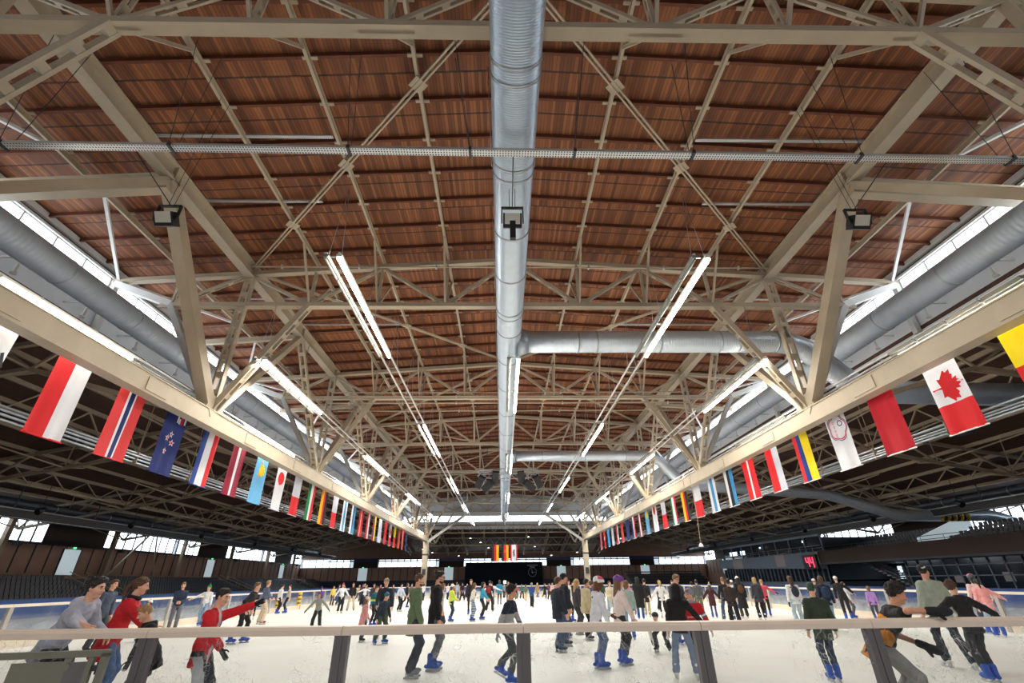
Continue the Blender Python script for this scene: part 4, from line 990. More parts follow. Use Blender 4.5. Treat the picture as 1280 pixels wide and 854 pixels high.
for j, y in enumerate((58.8, 75.4, 92.2, 108.9, 125.8, 141.8)):
    root = thing('wall_column', 'grey steel wall column above the grandstand, %s from the near end' % ordw(j+1), 'column', (-58.8, y, 0), 0, 'grandstand wall columns')
    b = MB(); b.box((0,0,6.0), (.5,.55,7.0)); obj('shaft', b, M['steel_dim'], root)
    if j == 1: b = MB(); b.bar((.4,-.2,2.5), (.4,6.2,8.8), .22, .22); b.bar((.4,10.2,2.5), (.4,8.2,8.8), .18, .18); obj('raking_brace', b, M['steel_dim'], root)
    b = MB(); b.box((.8,.9,6.3), (.7,.6,.5)); b.box((.5,.5,6.5), (.6,.1,.1)); obj('floodlight_box', b, M['black'], root)
for s in (-1, 1):
    for j, y in enumerate((46, 58, 72, 88, 104, 120)):
        root = thing('stage_light', 'black spotlight hanging by the low roof on the %s, %s from the near end' % (SIDE[s], ordw(j+1)), 'light', (s*44, y, 8.0), 0, 'aisle spotlights')
        Rm = Matrix.Rotation(.6, 3, 'X'); b = MB(); b.tube([Rm @ Vector((0,-.35,0)), Rm @ Vector((0,.35,0))], [.3,.2], 10); obj('lamp_body', b, M['black'], root)
        b = MB(); b.box((0,0,.4), (.6,.06,.05)); b.tube([(0,0,.4),(0,0,2.3)], .03, 5); obj('bracket', b, M['black'], root)
for s in (-1, 1):
    root = thing('wall_speaker', 'black speaker box hung beside the first flag on the ' + SIDE[s], 'loudspeaker', (s*25.2, 17.5 if s < 0 else 24.5, 9.3), 0, 'flag side speakers')
    b = MB(); b.box((0,0,0), (.7,.9,1.1), 0, Matrix.Rotation(.3*s, 3, 'Y')); obj('cabinet', b, M['black'], root)
    b = MB(); b.tube([(0,0,.5),(0,0,5)], .03, 5); obj('hanger', b, M['dark'], root)

# ------------------------------------------------------------------ far end: dark panel, stand wall
b = MB(); b.box((0,146.5,1.1), (112,.3,2.2)); tag(obj('stand_wall', b, M['navy_dark'] if 'navy_dark' in M else mat('dark navy cladding', srgb(24,34,58), .5, 0, .08)), 'dark navy barrier wall across the far end below the doors', 'barrier')
root = thing('display_panel', 'huge dark navy panel with a round emblem at the far end', 'panel', (-.3, 139, 0))
b = MB(); b.box((0,.6,3.2), (21.2,.4,6.4)); 
for x in (-9,-3,3,9): b.box((x,1.0,3.1), (.2,.6,6.2))
obj('screen', b, mat('dark navy screen', srgb(5,13,22), .7, 0, .1, 1., spec=.1), root)
em = mat('pale print', srgb(150,164,176), .6, 0, 0); b = MB(); cx, cz = 7.75, 3.85
for k in range(24):
    a, c = 2*PI*k/24, 2*PI*(k+.62)/24; b.bar((cx+1.08*math.cos(a),.36,cz+1.08*math.sin(a)), (cx+1.08*math.cos(c),.36,cz+1.08*math.sin(c)), .1, .05, (0,1,0))
b.bar((cx,.36,cz),(cx-.18,.36,cz+.75),.08,.05,(0,1,0)); b.bar((cx,.36,cz),(cx+.95,.36,cz),.06,.05,(0,1,0)); b.bar((cx-.25,.36,cz),(cx+.2,.36,cz-.25),.16,.05,(0,1,0))
for k in range(12): b.box((cx-1.35+.25*k,.36,5.55), (.17,.05,.17))
for k in range(6): b.box((cx-.65+.25*k,.36,5.12), (.17,.05,.17))
obj('round_emblem', b, em, root)
e = MB(); e.box((-.1,138.8,1.5), (.75,.1,.75)); o = obj('exit_sign', e, emis('exit sign light', (.75,1,.85,1), 2.2)); tag(o, 'bright green white exit sign low in front of the dark panel', 'sign')

# ------------------------------------------------------------------ scoreboard side: glazed block, upper stand, stair
M['bldg'] = mat('blue grey cladding', srgb(92,106,124), .5, 0, .06, .6)
M['bldg_dark'] = mat('dark slate cladding', srgb(44,52,64), .55, 0, .08, .6)
M['bldg_light'] = mat('pale cladding', srgb(140,136,140), .5, 0, .05, .6)
gm = bpy.data.materials.new('dark window glass'); gm.use_nodes = True; N, L = nt(gm); b_ = N['Principled BSDF']; b_.inputs['Base Color'].default_value = (.012,.02,.03,1); b_.inputs['Roughness'].default_value = .08; M['glass_dark'] = gm
root = thing('glazed_block', 'long two storey glazed box with pale parapet facing the rink', 'building', (0,0,0))
xf = 45.6
b = MB(); b.box((xf+7, 89, .6), (14, 34, 1.2)); b.box((xf+7.3, 89, 4.2), (13.2, 33.8, 5.6)); obj('core', b, M['bldg_dark'], root)
b = MB(); b.box((xf-.05, 89, .62), (.3, 34.4, 1.1)); obj('base_wall', b, M['bldg'], root)
b = MB(); b.add([(xf-.6,72,2.8),(xf-.6,106,3.6),(xf-.6,106,5.1),(xf-.6,72,5.1),(xf+.3,72,2.8),(xf+.3,106,3.6),(xf+.3,106,5.1),(xf+.3,72,5.1)], [(3,2,1,0),(4,5,6,7),(0,1,5,4),(1,2,6,5),(2,3,7,6),(3,0,4,7)]); obj('parapet', b, M['bldg'], root)
for ya, yb in ((80.8, 83.6), (95.5, 99.5), (71.9, 72.5)):
    b = MB(); b.box((xf-.64, (ya+yb)/2, 4.2), (.06, yb-ya, 1.7)); obj('parapet_panel', b, M['bldg_light'], root)
b = MB(); b.box((xf+.35, 89, 2.2), (.1, 34, 2.2)); b.box((xf+.6, 89, 6.2), (.1, 34, 2.1)); obj('glazing', b, M['glass_dark'], root)
b = MB()
for q in range(29): b.box((xf+.22, 72+1.21*q, 2.2), (.16,.14,2.2))
for q in range(9): b.box((xf+.5, 72+4.2*q, 6.2), (.2,.22,2.1))
b.box((xf+.4, 89, 7.3), (.5, 34.4, .3)); b.box((xf+.3, 89, 5.6), (.1, 34, .06)); obj('mullion', b, M['bldg'], root)
b = MB()
for q in range(10): b.tube([(xf+.1, 74+3.2*q, 5.1),(xf+.1, 74+3.2*q, 5.9)], .03, 5)
b.tube([(xf+.1,72,5.9),(xf+.1,105,5.9)], .04, 6); obj('handrail', b, M['galv'], root)
rl = emis('blue white window glow', (.7,.86,1,1), 1.6)
for k, (yy, zz, wd, hh) in enumerate(((101,6.1,3.2,.7),(97,6.1,1.8,.7),(76.5,6.7,.6,.3),(90,6.6,.5,.25))):
    b = MB(); b.box((xf+.53, yy, zz), (.04, wd, hh)); obj('lit_window', b, rl, root)  # the wider glowing panes stand in for outer windows seen through the block
# scoreboard with red digits
root = thing('scoreboard', 'black scoreboard with glowing red digits on the pale parapet', 'scoreboard', (44.7, 73.7, 3.75))
b = MB(); b.box((0,0,0), (.3,3.3,1.9)); obj('case', b, M['black'], root)
red = emis('red digits', (1,.03,.07,1), 3.0)
SEG = {'4': 'bcfg'}
def seg7(ch, cy_, cz, w_, h_):
    m = MB(); t = .16
    S = {'a':((0,h_/2),(w_,t)),'d':((0,-h_/2),(w_,t)),'g':((0,0),(w_,t)),'b':((-w_/2,h_/4),(t,h_/2)),'c':((-w_/2,-h_/4),(t,h_/2)),'f':((w_/2,h_/4),(t,h_/2)),'e':((w_/2,-h_/4),(t,h_/2))}
    for k in SEG[ch]:
        (dy, dz), (wy, hz) = S[k]; m.box((-.17, cy_+dy, cz+dz), (.04, wy, hz))
    return m
obj('digit', seg7('4', .45, 0, .62, 1.25), red, root); obj('digit', seg7('4', -.6, -.05, .62, 1.35), red, root)
# upper stand
root = thing('upper_stand', 'dark cantilevered upper stand above the glass front', 'grandstand', (0,0,0))
b = MB(); b.box((xf+6, 40, 3.55), (13, 64, .35)); obj('floor_slab', b, M['bldg_dark'], root)
b = MB(); b.box((xf-.4, 40, 4.35), (.25, 64, 1.5)); obj('parapet', b, M['wall_dark'], root)
for q in range(5):
    b = MB(); b.box((xf+1.6+1.3*q, 40, 3.9+.45*q), (1.3, 64, .8+.0*q)); obj('step', b, M['step'], root)
seats2 = MB()
for q in range(5):
    y = 30.
    while y < 71.6:
        if not (54 < y < 56.5):
            o = Vector((xf+1.7+1.3*q, y, 4.3+.45*q)); seats2.box(o+Vector((0,0,.42)), (.42,.44,.05)); seats2.box(o+Vector((.2,0,.68)), (.06,.44,.5))
            seats2.box(o+Vector((.1,0,.2)), (.08,.08,.4))
        y += .56
tag(obj('stadium_seats', seats2, M['seat']), 'dark seats of the upper stand against the bright windows', 'seat', 'upper stand seats', 'stuff')
b = MB()
for zz in (5.25, 5.6): b.tube([(xf-.4,8,zz),(xf-.4,72,zz)], .035, 6)
for q in range(22): b.tube([(xf-.4, 8.5+3*q, 5.0),(xf-.4, 8.5+3*q, 5.6)], .025, 5)
obj('handrail', b, M['dark'], root)
b = MB(); b.add([(xf+1,55.5,4.4),(xf+8,55.5,6.6),(xf+8,55.5,8.2),(xf+1,55.5,5.6),(xf+1,55.6,4.4),(xf+8,55.6,6.6),(xf+8,55.6,8.2),(xf+1,55.6,5.6)], [(0,1,2,3),(7,6,5,4),(3,2,6,7)]); obj('stair_screen', b, M['door_white'], root)
# glass front below
root = thing('glass_front', 'dark gridded glass front below the upper stand', 'facade', (0,0,0))
b = MB(); b.box((xf+1.3, 34, 1.95), (.1, 50, 2.9)); obj('glazing', b, M['glass_dark'], root)
b = MB()
for q in range(30): b.box((xf+1.2, 9.5+1.7*q, 1.95), (.14,.12,2.9))
for z in (.55, 1.75, 2.75, 3.38): b.box((xf+1.2, 34, z), (.14, 50, .1))
obj('mullion', b, M['bldg'], root)
b = MB(); b.box((xf+1.2, 34, .25), (.3, 50, .5)); obj('base_wall', b, M['navy'], root)
for k, (y, z, wd, hh) in enumerate(((47.2,1.6,1.0,.8),(44,1.3,.8,.7),(52.6,1.4,.9,.6),(39.5,1.5,1.2,.8))):
    b = MB(); b.box((xf+1.24, y, z), (.03, wd, hh)); obj('poster', b, M['bldg_light'], root)
# stair recess between them
root = thing('stairway', 'dark open stairway beside the glass front', 'stairs', (xf, 65, 0))
b = MB()
for q in range(14): b.box((4, -5.2+.62*q, .2+.24*q), (2.4,.64,.2))
obj('steps', b, M['concrete'], root)
for dx in (2.8, 5.2):
    b = MB()
    for off in (.5, .95): b.tube([(dx,-5.4,.2+off),(dx,3.2,3.4+off)], .04, 6)
    for q in range(6): b.tube([(dx,-5.2+1.6*q,.2+.6*q),(dx,-5.2+1.6*q,1.2+.6*q)], .03, 6)
    obj('railing', b, M['bldg'], root)
b = MB(); b.box((9,0,2.2), (.2,13,3.6)); obj('rear_wall', b, M['bldg_dark'], root)
b = MB(); b.box((8.85,-2.6,2.9), (.05,2.6,.9)); b.box((8.85,2.5,2.2), (.05,1.0,1.6)); b.box((8.85,4.6,2.2), (.05,.8,1.6)); obj('lit_window', b, rl, root)  # recess window with extra panes, glow added to lighten the dark stairway
# benches towards the far corner
for r in range(5):
    root = thing('bench_row', 'long dark bench in the far corner by the glazed box, %s step up' % ordw(r+1), 'bench', (38, 116+1.6*r, 0), 0, 'far corner benches')
    b = MB(); b.box((0,0,.55+.6*r), (18,.5,.12)); obj('seat_board', b, M['black'], root)
    b = MB(); b.box((0,.3,(.45+.6*r)/2), (18,1.2,.45+.6*r)); obj('riser', b, M['step'], root)
    b = MB(); b.box((0,.45,.95+.6*r), (18,.06,.25)); obj('backboard', b, M['dark'], root)
# ------------------------------------------------------------------ people: implicit surfaces turned into meshes
def smin(a, b, k):
    h = np.clip(.5 + .5*(b-a)/k, 0, 1); return b*(1-h) + a*h - k*h*(1-h)
A_ = lambda *p: np.array(p, dtype=np.float32)
def nrm(v): return v/ (np.linalg.norm(v)+1e-9)
class Sdf:
    def __init__(s): s.pr = []; s.cuts = []
    def cap(s, a, b, ra, rb=None, k=.02, wide=None, sub=False):
        """round cone a->b; wide=(axis, ratio) stretches the section along an axis"""
        s.pr.append(('c', np.array(a, float), np.array(b, float), ra, ra if rb is None else rb, k, wide, sub)); return s
    def ell(s, c, r, R=None, k=.02, sub=False):
        s.pr.append(('e', np.array(c, float), np.array(r, float), np.eye(3) if R is None else np.array(R, float), None, k, None, sub)); return s
    def cut(s, p, n, rad=9): s.cuts.append((np.array(p, float), nrm(np.array(n, float)), rad)); return s   # removes the side n points to
    def bbox(s, p):
        if p[0] == 'c':
            m = max(p[3], p[4]) * (p[6][1] if p[6] else 1)
            return np.minimum(p[1], p[2])-m, np.maximum(p[1], p[2])+m
        e = np.sqrt(((p[3]*p[2][None, :])**2).sum(1)); return p[1]-e, p[1]+e
    def mesh(s, h):
        bbs = [s.bbox(p) for p in s.pr if not p[7]]
        lo = np.min([b[0] for b in bbs], 0)-2.5*h; hi = np.max([b[1] for b in bbs], 0)+2.5*h
        n = np.ceil((hi-lo)/h).astype(int)+1
        ax = [lo[i]+h*np.arange(n[i]) for i in range(3)]
        D = np.full(n, 1.0, np.float32)
        for p in s.pr:
            b0, b1 = s.bbox(p); mg = p[5]+2*h+.015
            i0 = np.clip(((b0-mg-lo)/h).astype(int), 0, n-1); i1 = np.clip(np.ceil((b1+mg-lo)/h).astype(int)+1, 1, n)
            if np.any(i1 <= i0): continue
            X = ax[0][i0[0]:i1[0], None, None]; Y = ax[1][None, i0[1]:i1[1], None]; Z = ax[2][None, None, i0[2]:i1[2]]
            if p[0] == 'c':
                a, b = p[1], p[2]; ab = b-a; L2 = max(1e-9, ab@ab)
                vx, vy, vz = X-a[0], Y-a[1], Z-a[2]
                t = np.clip((vx*ab[0]+vy*ab[1]+vz*ab[2])/L2, 0, 1)
                vx = vx-t*ab[0]; vy = vy-t*ab[1]; vz = vz-t*ab[2]
                q = vx*vx+vy*vy+vz*vz
                if p[6]:
                    w = p[6][0]; l = vx*w[0]+vy*w[1]+vz*w[2]; q = q - l*l*(1-1/p[6][1]**2)
                d = np.sqrt(np.maximum(q, 0)) - (p[3]+(p[4]-p[3])*t)
            else:
                vx, vy, vz = X-p[1][0], Y-p[1][1], Z-p[1][2]; R = p[3]; r = p[2]
                u = [vx*R[0, i]+vy*R[1, i]+vz*R[2, i] for i in range(3)]
                k0 = np.sqrt(sum((u[i]/r[i])**2 for i in range(3))); k1 = np.sqrt(sum((u[i]/r[i]**2)**2 for i in range(3)))+1e-6
                d = k0*(k0-1)/k1
            sl = (slice(i0[0], i1[0]), slice(i0[1], i1[1]), slice(i0[2], i1[2]))
            if p[7]: D[sl] = -smin(-D[sl], d.astype(np.float32), p[5])
            else: D[sl] = smin(D[sl], d.astype(np.float32), p[5])
        for c, nn, rad in s.cuts:
            d = (ax[0][:, None, None]-c[0])*nn[0]+(ax[1][None, :, None]-c[1])*nn[1]+(ax[2][None, None, :]-c[2])*nn[2]
            D = np.maximum(D, d.astype(np.float32))
        return snets(D, lo, h)
def snets(D, lo, h):
    S = D < 0; sh = np.array(D.shape)-1
    offs = [(i, j, k) for i in (0, 1) for j in (0, 1) for k in (0, 1)]
    cnt = sum(S[i:sh[0]+i, j:sh[1]+j, k:sh[2]+k].astype(np.int8) for i, j, k in offs)
    act = np.argwhere((cnt > 0) & (cnt < 8)); m = len(act)
    if m == 0: return np.zeros((0, 3)), np.zeros((0, 4), int)
    idx = np.full(sh, -1, np.int32); idx[act[:, 0], act[:, 1], act[:, 2]] = np.arange(m)
    acc = np.zeros((m, 3)); nn = np.zeros(m)
    for o in offs:
        for a in range(3):
            if o[a]: continue
            o2 = list(o); o2[a] = 1
            d1 = D[act[:, 0]+o[0], act[:, 1]+o[1], act[:, 2]+o[2]]; d2 = D[act[:, 0]+o2[0], act[:, 1]+o2[1], act[:, 2]+o2[2]]
            k = (d1 < 0) != (d2 < 0); t = np.where(k, d1/np.where(k, d1-d2, 1), 0)
            p = np.tile(np.array(o, float), (m, 1)); p[:, a] = t
            acc[k] += p[k]; nn[k] += 1
    V_ = lo + h*(act + acc/nn[:, None])
    Fs = []
    for a in range(3):
        b, c = (a+1) % 3, (a+2) % 3
        s1 = [slice(0, None)]*3; s2 = [slice(0, None)]*3; s1[a] = slice(0, -1); s2[a] = slice(1, None)
        e = np.argwhere(S[tuple(s1)] != S[tuple(s2)])
        ok = (e[:, b] > 0) & (e[:, c] > 0) & (e[:, b] < sh[b]) & (e[:, c] < sh[c]); e = e[ok]
        ins = S[e[:, 0], e[:, 1], e[:, 2]]
        def ci(db, dc):
            q = e.copy(); q[:, b] += db; q[:, c] += dc; return idx[q[:, 0], q[:, 1], q[:, 2]]
        f = np.stack([ci(-1, -1), ci(0, -1), ci(0, 0), ci(-1, 0)], 1)
        f[~ins] = f[~ins][:, ::-1]; Fs.append(f)
    return V_, np.concatenate(Fs)
def xf(V_, R, t): return V_ @ np.array(R).T + np.array(t)
def merge(parts):
    vs, fs, ms = [], [], []; b = 0
    for V_, Fq, m in parts:
        vs.append(V_); fs.append(Fq+b); ms.append(m if isinstance(m, np.ndarray) else np.full(len(Fq), m, np.int32)); b += len(V_)
    return np.concatenate(vs), np.concatenate(fs), np.concatenate(ms)
def arr_mesh(name, V_, Fq, mi, mats):
    me = bpy.data.meshes.new(name); me.vertices.add(len(V_)); me.vertices.foreach_set('co', V_.astype(np.float32).ravel())
    me.loops.add(len(Fq)*4); me.loops.foreach_set('vertex_index', Fq.astype(np.int32).ravel())
    me.polygons.add(len(Fq)); me.polygons.foreach_set('loop_start', np.arange(0, len(Fq)*4, 4, dtype=np.int32)); me.polygons.foreach_set('loop_total', np.full(len(Fq), 4, np.int32))
    for m in mats: me.materials.append(m)
    me.polygons.foreach_set('material_index', np.asarray(mi, np.int32)); me.polygons.foreach_set('use_smooth', np.ones(len(Fq), bool))
    me.update(calc_edges=True); return me
def fcent(V_, Fq): return V_[Fq].mean(1)

# ---- templates, cached by level (0 near, 1 middle, 2 far)
HV = (.0052, .0095, .017); TC = {}
def head_t(lv):
    if ('head', lv) in TC: return TC['head', lv]
    s = Sdf(); s.ell((0,-.012,.035), (.076,.096,.086), k=.03).ell((0,.022,-.035), (.059,.07,.088), k=.035).ell((0,.058,-.092), (.03,.03,.024), k=.03)
    s.ell((-.04,.05,-.03), (.026,.03,.03), k=.03).ell((.04,.05,-.03), (.026,.03,.03), k=.03)
    s.cap((-.042,.078,.024), (.042,.078,.024), .011, k=.02)
    s.ell((-.032,.1,.004), (.016,.016,.011), k=.012, sub=True).ell((.032,.1,.004), (.016,.016,.011), k=.012, sub=True)
    s.cap((0,.088,.012), (0,.112,-.026), .008, .012, k=.012).ell((-.011,.1,-.03), (.009,.011,.008), k=.008).ell((.011,.1,-.03), (.009,.011,.008), k=.008)
    s.cap((-.02,.083,-.056), (.02,.083,-.056), .007, k=.006).cap((-.017,.082,-.066), (.017,.082,-.066), .008, k=.006)
    for x in (-1, 1): s.ell((x*.078,-.008,-.004), (.011,.02,.031), k=.008)
    s.cap((0,-.02,-.07), (0,-.035,-.21), .052, .058, k=.03)
    V_, Fq = s.mesh(HV[lv]); c = fcent(V_, Fq); m = np.zeros(len(Fq), np.int32)
    m[(np.abs(c[:, 0]) < .024) & (c[:, 1] > .078) & (np.abs(c[:, 2]+.061) < .0115)] = 1
    m[(np.abs(c[:, 0]) > .013) & (np.abs(c[:, 0]) < .05) & (c[:, 1] > .068) & (np.abs(c[:, 2]-.027) < .0075)] = 4
    bd = (c[:, 2] < -.04) & (c[:, 2] > -.125) & (c[:, 1] > .0) & (c[:, 1] > -.1*c[:, 2]*0 + .01) & (m == 0)
    m[bd & (np.abs(c[:, 2]+.061) > .014)] = 5
    parts = [(V_, Fq, m)]
    for x in (-.032, .032):      # eyeballs
        e = Sdf(); e.ell((x,.081,.004), (.0125,.011,.0085)); v, f = e.mesh(HV[lv]*.7); c = fcent(v, f)
        mm = np.full(len(f), 2, np.int32); mm[((c[:, 0]-x)**2 + (c[:, 2]-.004)**2 < .0068**2) & (c[:, 1] > .08)] = 3; parts.append((v, f, mm))
    TC['head', lv] = merge(parts); return TC['head', lv]
def hand_t(lv, pose):
    """local: wrist at origin, fingers along +Z, palm faces +Y, thumb on the -X side"""
    if ('hand', lv, pose) in TC: return TC['hand', lv, pose]
    s = Sdf(); curl = {'relax': (.35,.5), 'flat': (.05,.08), 'grip': (1.15,1.2)}[pose]; g = 1.0 if lv == 0 else 1.12
    s.cap((0,0,-.03), (0,0,.02), .026*g, .027*g, k=.02, wide=((1,0,0),1.25))
    s.ell((0,0,.055), (.041,.017*g,.05), k=.015)
    for i, (x, l) in enumerate(((-.03,.072),(-.01,.08),(.011,.075),(.031,.06))):
        a = np.array((x,0,.092)); th = curl[0]; d = np.array((x*.6,math.sin(th),math.cos(th))); b = a+d*l*.52
        th2 = curl[0]+curl[1]; c = b+np.array((0,math.sin(th2),math.cos(th2)))*l*.48
        r = .0088*g; s.cap(a, b, r*1.05, r, k=.004).cap(b, c, r, r*.8, k=.004)
    s.cap((-.028,.005,.025), (-.058,.016+.02*curl[0],.06), .012*g, .0105*g, k=.008).cap((-.058,.016+.02*curl[0],.06), (-.062,.026+.05*curl[0],.09), .0105*g, .008*g, k=.004)
    V_, Fq = s.mesh((.0048, .0085, .014)[lv]); TC['hand', lv, pose] = (V_, Fq); return V_, Fq
def mitten_t(lv):
    if ('mit', lv) in TC: return TC['mit', lv]
    s = Sdf(); s.cap((0,0,-.06), (0,0,.02), .04, .042, k=.02, wide=((1,0,0),1.2)); s.ell((0,.01,.1), (.056,.03,.1), k=.02); s.cap((-.035,.01,.03), (-.082,.025,.09), .02, .019, k=.012)
    TC['mit', lv] = s.mesh((.007, .011, .016)[lv]); return TC['mit', lv]
def skate_t(lv, kind):
    """origin on the ice under the ankle, toe along +Y"""
    if ('sk', lv, kind) in TC: return TC['sk', lv, kind]
    s = Sdf(); top = .3; r = .045 if kind != 'plastic' else .06
    s.cap((0,-.002,.15), (0,-.006,top-.03), r, r+.003, k=.03, wide=((0,1,0),1.12))
    s.cap((0,-.025,.115), (0,.135,.108), .045, .041, k=.04, wide=((1,0,0),1.0)).ell((0,.15,.108), (.043,.055,.034), k=.02)
    if kind == 'plastic':
        for z in (.2,.27): s.cap((-.05,.03,z), (.05,.03,z), .018, k=.008)
        s.cap((0,-.1,.09), (0,.15,.085), .034, k=.01)
    s.ell((0,-.006,top+.05), (.044,.05,.05), k=.004, sub=True)
    boot = s.mesh((.007, .011, .018)[lv])
    b = MB(); b.box((0,.045,.018), (.007,.3,.036)); b.box((0,.12,.055), (.03,.07,.05)); b.box((0,-.04,.055), (.03,.06,.05)); b.box((0,.045,.078), (.045,.25,.014))
    if kind != 'hockey': b.box((0,.19,.03), (.012,.03,.03))
    blade = (np.array([tuple(v) for v in b.v]), np.array(b.f)); TC['sk', lv, kind] = (boot, blade); return boot, blade
def cran(s, g, k=.02): s.ell((0,-.012,.035), (.076+g,.096+g,.086+g), k=k)
def hair_t(lv, st):
    if ('hair', lv, st) in TC: return TC['hair', lv, st]
    s = Sdf(); h = (.007, .011, .018)[lv]
    if st in ('short', 'buzz', 'crop'):
        g = {'short': .012, 'buzz': .007, 'crop': .007}[st] + (.004 if lv else 0); cran(s, g)
        # longer on top, swept to the front
        if st == 'short': s.ell((0,.03,.1), (.07,.075,.042), k=.03).ell((.02,.075,.085), (.055,.03,.028), k=.02)
        if st == 'crop': s.ell((0,.01,.105), (.066,.08,.034), k=.025).ell((-.01,.07,.085), (.05,.03,.022), k=.02)
        s.cut((0,0,-.014), (0,.72,-.69))
    elif st == 'curly':
        cran(s, .02)
        rg = random.Random(3)
        for q in range(46):
            a, e = rg.uniform(0, 2*PI), rg.uniform(.05, 1.35); c = (.083*math.cos(a)*math.cos(e), -.012+.1*math.sin(a)*math.cos(e), .045+.095*math.sin(e))
            if c[2] > .01+.7*c[1]: s.ell(c, (.028,.028,.026), k=.012)
        s.cut((0,0,.0), (0,.7,-.71))
    elif st in ('long', 'ponytail', 'bun', 'bob'):
        cran(s, .019); s.cut((0,.02,.012), (0,.72,-.69))
        V1, F1 = s.mesh(h); t = Sdf()
        if st == 'long':
            t.cap((0,-.07,.03), (0,-.115,-.3), .07, .05, k=.02, wide=((1,0,0),1.35))
            for x in (-1, 1): t.cap((x*.072,-.02,.02), (x*.085,-.03,-.24), .026, .022, k=.02)
        elif st == 'bob':
            t.cap((0,-.06,.02), (0,-.075,-.12), .068, .058, k=.02, wide=((1,0,0),1.25))
            for x in (-1, 1): t.cap((x*.078,0,.03), (x*.08,.01,-.1), .024, .02, k=.02)
        elif st == 'ponytail':
            t.ell((0,-.11,.055), (.035,.03,.035), k=.02); t.cap((0,-.13,.05), (0,-.17,-.05), .034, .036, k=.02).cap((0,-.17,-.05), (0,-.15,-.25), .036, .016, k=.02)
            t.cap((0,-.06,.0), (0,-.07,-.06), .055, .04, k=.03)
        else: t.ell((0,-.105,.1), (.05,.045,.045), k=.02)
        V2, F2 = t.mesh(h); V_, Fq, _ = merge([(V1, F1, 0), (V2, F2, 0)]); TC['hair', lv, st] = (V_, Fq); return V_, Fq
    TC['hair', lv, st] = s.mesh(h); return TC['hair', lv, st]
def hat_t(lv, st):
    if ('hat', lv, st) in TC: return TC['hat', lv, st]
    s = Sdf(); h = (.007, .011, .018)[lv]
    if st == 'beanie':
        cran(s, .026); s.ell((0,-.03,.125), (.06,.07,.04), k=.03); s.cut((0,0,.02), (0,.38,-.92))
    elif st == 'bobble':
        cran(s, .028); s.cut((0,0,.02), (0,.38,-.92)); s2 = Sdf(); s2.ell((0,-.03,.185), (.045,.045,.045)); a = s.mesh(h); b = s2.mesh(h)
        V_, Fq, _ = merge([(a[0], a[1], 0), (b[0], b[1], 0)]); TC['hat', lv, st] = (V_, Fq); return V_, Fq
    elif st == 'helmet':
        s.ell((0,-.012,.068), (.112,.142,.108), k=.02)
        for x in (-.05, 0, .05):
            for y in (-.07, .0, .06): s.ell((x,y,.16-abs(y)*.25-abs(x)*.35), (.013,.026,.03), k=.006, sub=True)
        s.cut((0,0,.025), (0,.18,-.98)); s.cap((-.06,.12,.035), (.06,.12,.035), .016, k=.02)
    elif st == 'cap':
        cran(s, .018); s.cut((0,0,.04), (0,.2,-.98)); a = s.mesh(h); t = Sdf(); t.ell((0,.12,.05), (.075,.075,.012)); b = t.mesh(h*.8)
        V_, Fq, _ = merge([(a[0], a[1], 0), (b[0], b[1], 0)]); TC['hat', lv, st] = (V_, Fq); return V_, Fq
    elif st == 'hood':
        s.ell((0,-.02,.03), (.112,.13,.128), k=.02); s.cap((0,-.03,-.06), (0,-.02,-.15), .1, .12, k=.05); s.ell((0,.12,-.01), (.075,.11,.105), k=.03, sub=True)
    TC['hat', lv, st] = s.mesh(h); return TC['hat', lv, st]

CM = {}
def cmat(rgb, rough=.85, bump=True):
    key = tuple(rgb)
    if key not in CM: CM[key] = mat('cloth %d %d %d' % key, srgb(*rgb), rough, 0, .12, 9., 1.0 if bump else 0, 15.)
    return CM[key]
SKIN = [mat('skin fair', srgb(224,172,146), .5, 0, .05, 20.), mat('skin light', srgb(208,152,122), .5, 0, .05, 20.), mat('skin tan', srgb(168,112,82), .5, 0, .05, 20.), mat('skin brown', srgb(96,60,44), .5, 0, .05, 20.)]
LIPS = mat('lips', srgb(182,104,96), .45, 0, 0); EYEW = mat('eye white', srgb(206,198,192), .4, 0, 0); IRIS = mat('iris', srgb(38,28,24), .2, 0, 0)
BLADE = mat('blade steel', srgb(200,204,208), .3, .7, 0)
HC = dict(dark=(34,27,24), brown=(84,58,40), lbrown=(124,92,62), blond=(188,154,104), grey=(150,142,132), red=(112,62,40), green=(40,74,60), black=(22,20,22), sandy=(160,124,82))
def hmat(n):
    key = 'hair ' + n
    if key not in CM: CM[key] = mat(key, srgb(*HC[n]), .55, 0, .18, 40., .6, 60.)
    return CM[key]
SKC = dict(blue=(28,78,176), white=(226,226,224), black=(36,36,40), red=(176,32,40), grey=(120,124,130), teal=(30,110,150))

def nrm3(v): return v/(np.linalg.norm(v, axis=1)[:, None]+1e-6)
def ik(a, c, l1, l2, pole):
    a, c, pole = (np.array(q, float) for q in (a, c, pole)); d = c-a; L_ = np.linalg.norm(d); mx = (l1+l2)*.995
    if L_ > mx: c = a+d*(mx/L_); d = c-a; L_ = mx
    x = (l1*l1-l2*l2+L_*L_)/(2*L_); hh = math.sqrt(max(0, l1*l1-x*x)); u = d/L_; p = pole-u*(pole@u); p = nrm(p); return a+u*x+p*hh, c
HANDS = {'down': ((-.27,.04,.80),(.27,.04,.80)), 'fwd': ((-.16,.34,1.08),(.16,.34,1.08)), 'out': ((-.72,.08,1.25),(.72,.08,1.25)), 'half': ((-.5,.12,1.0),(.5,.12,1.0)),
         'pocket': ((-.2,.12,.95),(.2,.12,.95)), 'swing': ((-.3,.22,.88),(.3,-.18,.86)), 'back': ((-.34,-.14,.84),(.34,-.14,.84)), 'clasp': ((-.05,.24,1.12),(.05,.25,1.12)), 'phone': ((-.1,.3,1.25),(.2,.06,.85))}
